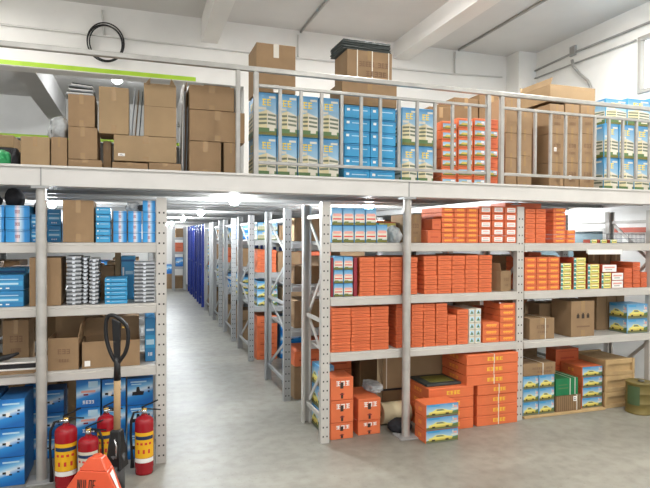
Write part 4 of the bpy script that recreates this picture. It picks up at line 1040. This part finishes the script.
# tall stack
z = mbox('kraft', 'low kraft carton at bottom of the left mezzanine stack', 68, 102, 159.5)
z = mbox('kraft', 'kraft carton, middle of the left mezzanine stack', 68.2, 97.5, 127, z0=z)
z = mbox('kraft', 'kraft carton at top of the left mezzanine stack, under grey papers', 68, 95, 94.5, z0=z, d=.34)
mb = MB()
rn = random.Random(4)
for k in range(9):
    a = rn.uniform(-.05, .05); w = .1 - k * .003; dx = rn.uniform(-.012, .012); zz = k * .0095
    c_, s_ = math.cos(a), math.sin(a)
    P = [(-w, -.13), (w, -.13), (w, .13), (-w, .13)]
    P = [(dx + x * c_ - y * s_, x * s_ + y * c_) for x, y in P]; lift = .012 if k > 4 else .0
    mb.hexa([(P[0][0], P[0][1], zz + lift), (P[1][0], P[1][1], zz), (P[2][0], P[2][1], zz), (P[3][0], P[3][1], zz + lift), (P[0][0], P[0][1], zz + lift + .006), (P[1][0], P[1][1], zz + .006), (P[2][0], P[2][1], zz + .006), (P[3][0], P[3][1], zz + lift + .006)], ('grey_paper', 'white', 'dark_sheet')[k % 3])
o = mb.build('paper_stack', None, (ax(81, YM), YM + .15, z + .001)); tag(o, 'loose grey flattened papers on top of the left carton stack', 'papers')
# second block
z = mbox('kraft', 'low kraft carton, left one under the wide carton', 112, 148, 162.5, d=.42)
z_ = mbox('kraft', 'low kraft carton, right one under the wide carton', 148.6, 181, 163, d=.42)
zm = max(z, z_) + .002
zw = mbox('kraft_light', 'wide kraft carton with small white mark, under two tall cartons', 113.5, 176.5, 136, z0=zm, d=.4, sticker=(.07, .18, .05, .022))
mbox('kraft_light', 'big square kraft carton standing left on the wide carton', 98.6, 129, 87, z0=zw + .002, d=.3)
open_carton('open_carton', 'tall kraft carton with raised top flaps on the wide carton', ax(144, YM), ax(176, YM), YM, .3, zw + .002, az(160, 86, YM), 'kraft_light', ('l', 'r', 'b'), .3, {'l': -38, 'r': -30, 'b': -20})
mb = MB(); x = ax(160, YM); zz = az(160, 107, YM); mb.box(ax(144.3, YM), ax(175.7, YM), YM - .0015, YM - .0003, zz, zz + .003, 'seam'); o = mb.build('carton_seam'); o.parent = bpy.data.objects['open_carton.003'] if 'open_carton.003' in bpy.data.objects else None
if o.parent: o.location = -o.parent.location
# carton holding up the left part (keeps the overhang supported)
mbox('kraft', 'dark kraft carton in shadow between the two carton stacks', 103, 111.3, 141, d=.3, Y=YM + .12)
# leaning boards and clutter
for i, (px, dy) in enumerate(((130.5, .02), (134.5, .06), (138.5, .1))):
    x = ax(px, YM); mb = MB(); h_ = .38
    mb.hexa([(0, 0, 0), (.006, 0, 0), (.006, .3, 0), (0, .3, 0), (.03, 0, h_), (.036, 0, h_), (.036, .3, h_), (.03, .3, h_)], ('grey_paper', 'kraft_dark', 'dark_sheet')[i])
    o = mb.build('leaning_board', None, (x, YM + dy, zw + .003)); tag(o, ['grey', 'brown', 'pale'][i] + ' cardboard sheet leaning beside big square carton', 'board', 'leaning sheets')
for i in range(4):
    x = ax(182 + i * 1.6, YM); mb = MB(); h_ = (.78, .72, .8, .6)[i]
    mb.hexa([(0, 0, 0), (.006, 0, 0), (.006, .34, 0), (0, .34, 0), (.012, 0, h_), (.018, 0, h_), (.018, .34, h_), (.012, .34, h_)], ('frame_white', 'grey_paper', 'kraft_dark', 'grey_paper')[i])
    o = mb.build('leaning_board', None, (x, YM + .05 + .02 * i, D0)); tag(o, ['leftmost', 'second', 'third', 'rightmost'][i] + ' of the tall pale boards standing between the carton stacks', 'board', 'standing pale boards')
# third block
z1 = mbox('kraft', 'kraft carton at lower left of the block beside railing post', 189, 221, 141.5, d=.4)
mbox('kraft', 'narrow kraft carton at lower right of the block beside railing post', 223.5, 238, 142.8, d=.4)
z2 = mbox('kraft', 'wide kraft carton across middle of the block beside railing post', 189.3, 244.5, 111, z0=z1 + .003, d=.42)
mbox('kraft', 'torn kraft carton at top of the block beside railing post', 189, 234, 86, z0=z2 + .002, d=.36)
z3 = az(212, 86, YM); mb = MB(); mb.box(-.13, .13, -.1, .1, 0, .02, 'dark_sheet', .003); mb.box(-.11, .12, -.09, .09, .0205, .035, 'kraft_dark', .003); o = mb.build('dark_sheet_pack', None, (ax(218, YM), YM + .2, z3 + .001)); tag(o, 'dark flat sheets lying on the torn kraft carton', 'sheet')
# picture boxes behind the railing
stacks('picture', 'picture_box', 'large sky and building box', 'mezzanine beside kraft block', [(257, 276.3), (276.9, 297), (297.6, 317.8), (318.4, 338.5)], 95, 2, YM - .02, .4, D0, 'large picture boxes behind the left railing')
zp = az(297.7, 95, YM - .02)
mbox('kraft', 'tall kraft carton with taped front on the picture boxes', 255.5, 295, 44, z0=zp + .002, d=.36, Y=YM - .01, tape='clear_tape')
# blue wrapped bundle
xa_, xb_ = ax(343.5, YM), ax(395.5, YM); H = az(369, 106, YM) - D0; n = 6; h = H / n
for c_ in range(2):
    for i in range(n):
        w = (xb_ - xa_) / 2; row = 'top' if i == n - 1 else ORD[i] + (' up' if i else '')
        o = link('blue_wrapped_box', box_mesh('blue_plain', round(w - .006, 3), .34, round(h - .003, 4)), None, (xa_ + w * (c_ + .5) + random.uniform(-.004, .004), YM + .18, D0 + .001 + i * h), random.uniform(-.03, .03))
        tag(o, f"glossy blue box, {row} in {['left', 'right'][c_]} stack under kraft cartons on mezzanine", 'box', 'glossy blue boxes behind the railing')
zb_ = az(369, 106, YM)
z = mbox('kraft', 'low kraft carton on the glossy blue boxes', 341, 396, 83, z0=zb_ + .002, d=.34, Y=YM + .01)
z = mbox('kraft_lines', 'kraft carton with straps under the dark flattened sheets', 346, 391, 51, z0=z + .002, d=.34, Y=YM + .01, straps=(-.28, .05, .42))
for k in range(6):
    mb = MB(); w = ax(390, YM) - ax(342, YM); sh = random.uniform(-.01, .01)
    mb.box(-w / 2, w / 2, -.17, .17, 0, .013, 'dark_sheet', .002)
    o = mb.build('dark_sheet_pack', None, (ax(367, YM) + sh, YM + .19 + sh, z + .001 + k * .0155), random.uniform(-.05, .05))
    tag(o, f"dark flattened sheet, {'top' if k == 5 else ORD[k] + (' up' if k else '')} in the pile above the strapped carton", 'sheet', 'dark flattened sheets')
# second picture boxes
stacks('picture', 'picture_box', 'sky and building box', 'right of glossy blue boxes', [(401, 416.8), (417.4, 433)], 108, 2, YM, .4, D0, 'picture boxes behind the railing middle')
# orange boxes with picture labels
stacks('orange_label', 'orange_picture_box', 'orange picture box', 'mezzanine behind railing joint', [(441, 456.5), (457.2, 472.5), (473.2, 485), (485.6, 497.5)], [121, 118, 118, 119], 7, YM, .36, D0, 'orange picture boxes on the mezzanine',
       over={(3, i): 'orange_deep' for i in range(0, 7, 2)})
# brown cartons behind
for i, (a, b, pt) in enumerate(((428, 452, 107), (453, 477, 98), (478, 503, 95))):
    mbox('kraft_dark', ['left', 'middle', 'right'][i] + ' of three dark brown cartons behind the orange picture boxes', a, b, pt, Y=5.6, d=.4, group='brown cartons behind orange boxes')
for i, (a, b, tops) in enumerate(((504.5, 516, (158, 133, 97)), (516.6, 531, (156, 134, 110)))):
    z = D0
    for j, pt in enumerate(tops):
        z = mbox('kraft', ['bottom', 'middle', 'top'][j] + f" kraft carton, {['left', 'right'][i]} column right of the railing joint", a, b, pt, z0=z + .001, d=.35, Y=YM + .08, group='kraft columns by the railing joint')
# big block of marked cartons
g = 'marked carton block on the mezzanine'
cols = ((548.5, 563), (563.6, 578.4), (579, 593.5))
for i, (a, b) in enumerate(cols):
    z = D0
    for j, pt in enumerate((163, 134, 104)):
        z = mbox('kraft_mark', ['bottom', 'middle', 'top'][j] + f" marked carton, {['left', 'middle', 'right'][i]} column of the tall brown block", a, b, pt, z0=z + .001, d=.5, Y=YM, group=g, sticker=((.3, .4, .03, .04) if (i == 0 and j == 1) or (i == 1 and j == 0) else None))
zt = z
open_carton('open_carton', 'open topped kraft carton on top of the tall marked block', ax(549, YM), ax(593.5, YM), YM + .002, .48, zt + .002, az(570, 86, YM), 'kraft_light', ('b', 'l'), .16, {'b': 10, 'l': -20})
# right picture boxes
stacks('picture', 'picture_box', 'blue sky picture box', 'right of marked carton block', [(603, 617.4), (618, 633), (633.6, 649), (649.6, 666)], 126, 2, YM, .5, D0, 'picture boxes at the right of the mezzanine')
z = az(634.5, 126, YM) + .003
for i, (a, b) in enumerate(((604, 625), (625.6, 648), (648.6, 672))):
    pxbox('picture', 'picture_box', ['left', 'middle', 'right'][i] + ' one of the upper blue picture boxes near the window', 'box', a, b, 99, YM + .02, .45, z, group='upper picture boxes near the window')

# ------------------------------------------------------------------ goods on the racks behind
def fill(k, lev, items, side='right'):
    y = (ROWS[k] if side == 'right' else FY + k * 1.28) + .03
    for (kind, x, w, h, nst, desc) in items:
        z0 = (LV[lev - 1] if lev else 0) + .001
        for i in range(nst):
            row = ['bottom', 'second up', 'third up', 'fourth up', 'fifth up', 'sixth up', 'top', 'top'][i] if nst > 1 else ''
            row = 'top' if nst > 1 and i == nst - 1 else row
            nm = 'cardboard_carton' if kind.startswith('kraft') else 'packed_box'
            lab = f"{desc}{', ' + row if row else ''}, {['floor', 'lower shelf', 'middle shelf', 'top shelf'][lev]} of {WORD[k-1]} rack {side} of aisle"
            carton(kind, nm, lab, 'carton' if kind.startswith('kraft') else 'box', x, x + w, y + random.uniform(0, .02), .5, z0 + i * h, z0 + (i + 1) * h - .002, parts=False, group=f'goods on {WORD[k-1]} rack')
X0 = 1.625
fill(1, 3, [('kraft', X0, .3, .26, 1, 'kraft carton at the aisle end'), ('picture', 1.94, .3, .13, 2, 'picture box'), ('orange', 2.28, .35, .08, 3, 'orange box'), ('kraft_dark', 2.7, .4, .25, 1, 'brown carton'), ('kraft', 3.15, .33, .2, 1, 'kraft carton by upright')])
fill(1, 2, [('kraft_dark', X0, .28, .2, 1, 'dark carton at the aisle end'), ('kraft', 1.93, .35, .3, 1, 'kraft carton'), ('kraft_dark', 2.32, .4, .28, 1, 'brown carton'), ('orange_deep', 2.8, .35, .1, 3, 'deep orange box'), ('kraft', 3.65, .4, .32, 1, 'kraft carton in right bay'), ('kraft_dark', 4.1, .5, .3, 1, 'brown carton in right bay'), ('kraft', 4.65, .5, .3, 1, 'kraft carton at right end')])
fill(1, 1, [('kraft', X0, .34, .3, 1, 'kraft carton at the aisle end'), ('kraft_light', 2.0, .4, .25, 1, 'pale carton'), ('kraft_dark', 2.45, .5, .33, 1, 'brown carton'), ('kraft', 3.0, .45, .3, 1, 'kraft carton by upright'), ('kraft', 3.65, .5, .3, 1, 'kraft carton in right bay'), ('kraft_dark', 4.2, .5, .33, 1, 'brown carton in right bay')])
fill(1, 0, [('kraft', X0, .3, .36, 1, 'strapped kraft carton at the aisle end'), ('orange', 1.95, .35, .15, 4, 'orange box'), ('kraft_dark', 2.4, .5, .5, 1, 'large brown carton'), ('kraft', 2.95, .5, .55, 1, 'large kraft carton'), ('kraft_dark', 3.65, .55, .5, 1, 'large brown carton in right bay'), ('kraft', 4.3, .55, .5, 1, 'large kraft carton in right bay')])
carton('orange', 'packed_box', 'orange box lying on the strapped kraft carton, second rack right of aisle', 'box', X0, X0 + .3, ROWS[1] + .03, .5, .364, .53, parts=False)
fill(2, 3, [('picture', X0, .3, .13, 2, 'picture box at the aisle end'), ('kraft', 1.95, .4, .22, 1, 'kraft carton'), ('orange', 2.4, .4, .1, 2, 'orange box'), ('kraft_dark', 2.9, .4, .24, 1, 'brown carton')])
fill(2, 2, [('orange', X0, .28, .055, 6, 'orange box at the aisle end'), ('kraft', 1.93, .35, .3, 1, 'kraft carton'), ('orange_deep', 2.35, .4, .1, 3, 'deep orange box'), ('kraft', 2.9, .4, .3, 1, 'kraft carton by upright')])
fill(2, 1, [('truck', X0, .3, .12, 3, 'picture box at the aisle end'), ('kraft', 2.0, .4, .25, 1, 'kraft carton'), ('kraft_dark', 2.5, .5, .3, 1, 'brown carton')])
fill(2, 0, [('orange', X0, .3, .16, 4, 'orange box at the aisle end'), ('blue', 1.97, .4, .2, 3, 'blue box'), ('kraft', 2.5, .5, .5, 1, 'large kraft carton')])
for k in range(3, 10):
    rn = random.Random(k)
    for lev in range(4):
        kd = rn.choice(['orange', 'kraft', 'truck', 'blue', 'kraft_dark', 'picture']); ns = rn.choice([1, 2, 3]); mh = .36 if lev == 2 or lev == 1 else (.28 if lev == 3 else .6)
        dsc = {'orange': 'orange box', 'kraft': 'kraft carton', 'truck': 'picture box', 'blue': 'blue box', 'kraft_dark': 'brown carton', 'picture': 'sky picture box'}[kd]
        fill(k, lev, [(kd, X0 + .005, .36, mh * rn.uniform(.7, 1) / ns, ns, dsc + ' at aisle end')])
for k in (1, 2):
    rn = random.Random(20 + k)
    for lev in range(4):
        for j, x in enumerate((-1.75, -1.2, -.65, -.3)):
            kd = rn.choice(['kraft', 'kraft_dark', 'blue', 'kraft']); h_ = rn.uniform(.18, .27) * (1.9 if lev == 0 else 1)
            dsc = {'kraft': 'kraft carton', 'blue': 'blue box', 'kraft_dark': 'brown carton'}[kd]
            fill(k, lev, [(kd, x, .3 if j > 1 else .45, h_, 1, dsc + [' at left', ' left of middle', ' right of middle', ' at aisle end'][j])], 'left')
# end of the aisle
for i, (x0, x1, z1, kd) in enumerate(((.22, .62, .45, 'kraft_dark'), (.66, 1.08, .5, 'kraft'), (1.12, 1.5, .42, 'kraft_dark'))):
    carton(kd, 'cardboard_carton', ['left', 'middle', 'right'][i] + ' brown carton standing at the far end of the aisle', 'carton', x0, x1, 19.6, .5, .001, z1, parts=False, group='cartons at the far end')
carton('blue', 'blue_box', 'blue printed box on the far end carton', 'box', .68, 1.06, 19.65, .4, .503, .82, parts=False)
blob('dark_cloth', 'dark bundle on left carton at far end of the aisle', 'cloth', .42, 19.85, .452, .36, .4, .22, 'navy', 61, .2)
t = rack('storage_rack', 'teal grey shelf unit facing the aisle at its far end', [1.08, 1.44], 18.9, .4, 2.1, 'rack_shade', levels=[.785, 1.27, 1.745], holes=False)
for lev, kd in ((1, 'blue'), (2, 'orange_deep'), (3, 'kraft')):
    carton(kd, 'packed_box', {1: 'blue', 2: 'orange', 3: 'kraft'}[lev] + ' box on the small shelf unit at the far end', 'box', 1.14, 1.38, 18.95, .3, LV[lev - 1] + .001, LV[lev - 1] + .3, parts=False)

# ------------------------------------------------------------------ lower right wall fittings
sbox('trim_3', RWX - .06, RWX, 3, 9, 2.0, 2.15, 'wall_paint')
mb = MB(); mb.beam((RWX - .05, 4.9, 1.9), (RWX - .05, 5.7, 1.9), .03, .06, 'orange_side'); o = mb.build('red_pipe'); tag(o, 'red horizontal pipe on lower right wall behind the rack end', 'pipe')

# ------------------------------------------------------------------ world and colour management
wd = bpy.data.worlds.new('world'); bpy.context.scene.world = wd; wd.use_nodes = True
bg = wd.node_tree.nodes['Background']; bg.inputs[0].default_value = (.93, .96, 1, 1); bg.inputs[1].default_value = 1.2
vs = bpy.context.scene.view_settings
vs.view_transform = 'Standard'; vs.look = 'None'; vs.gamma = 1; vs.use_curve_mapping = False
vs.exposure = .2
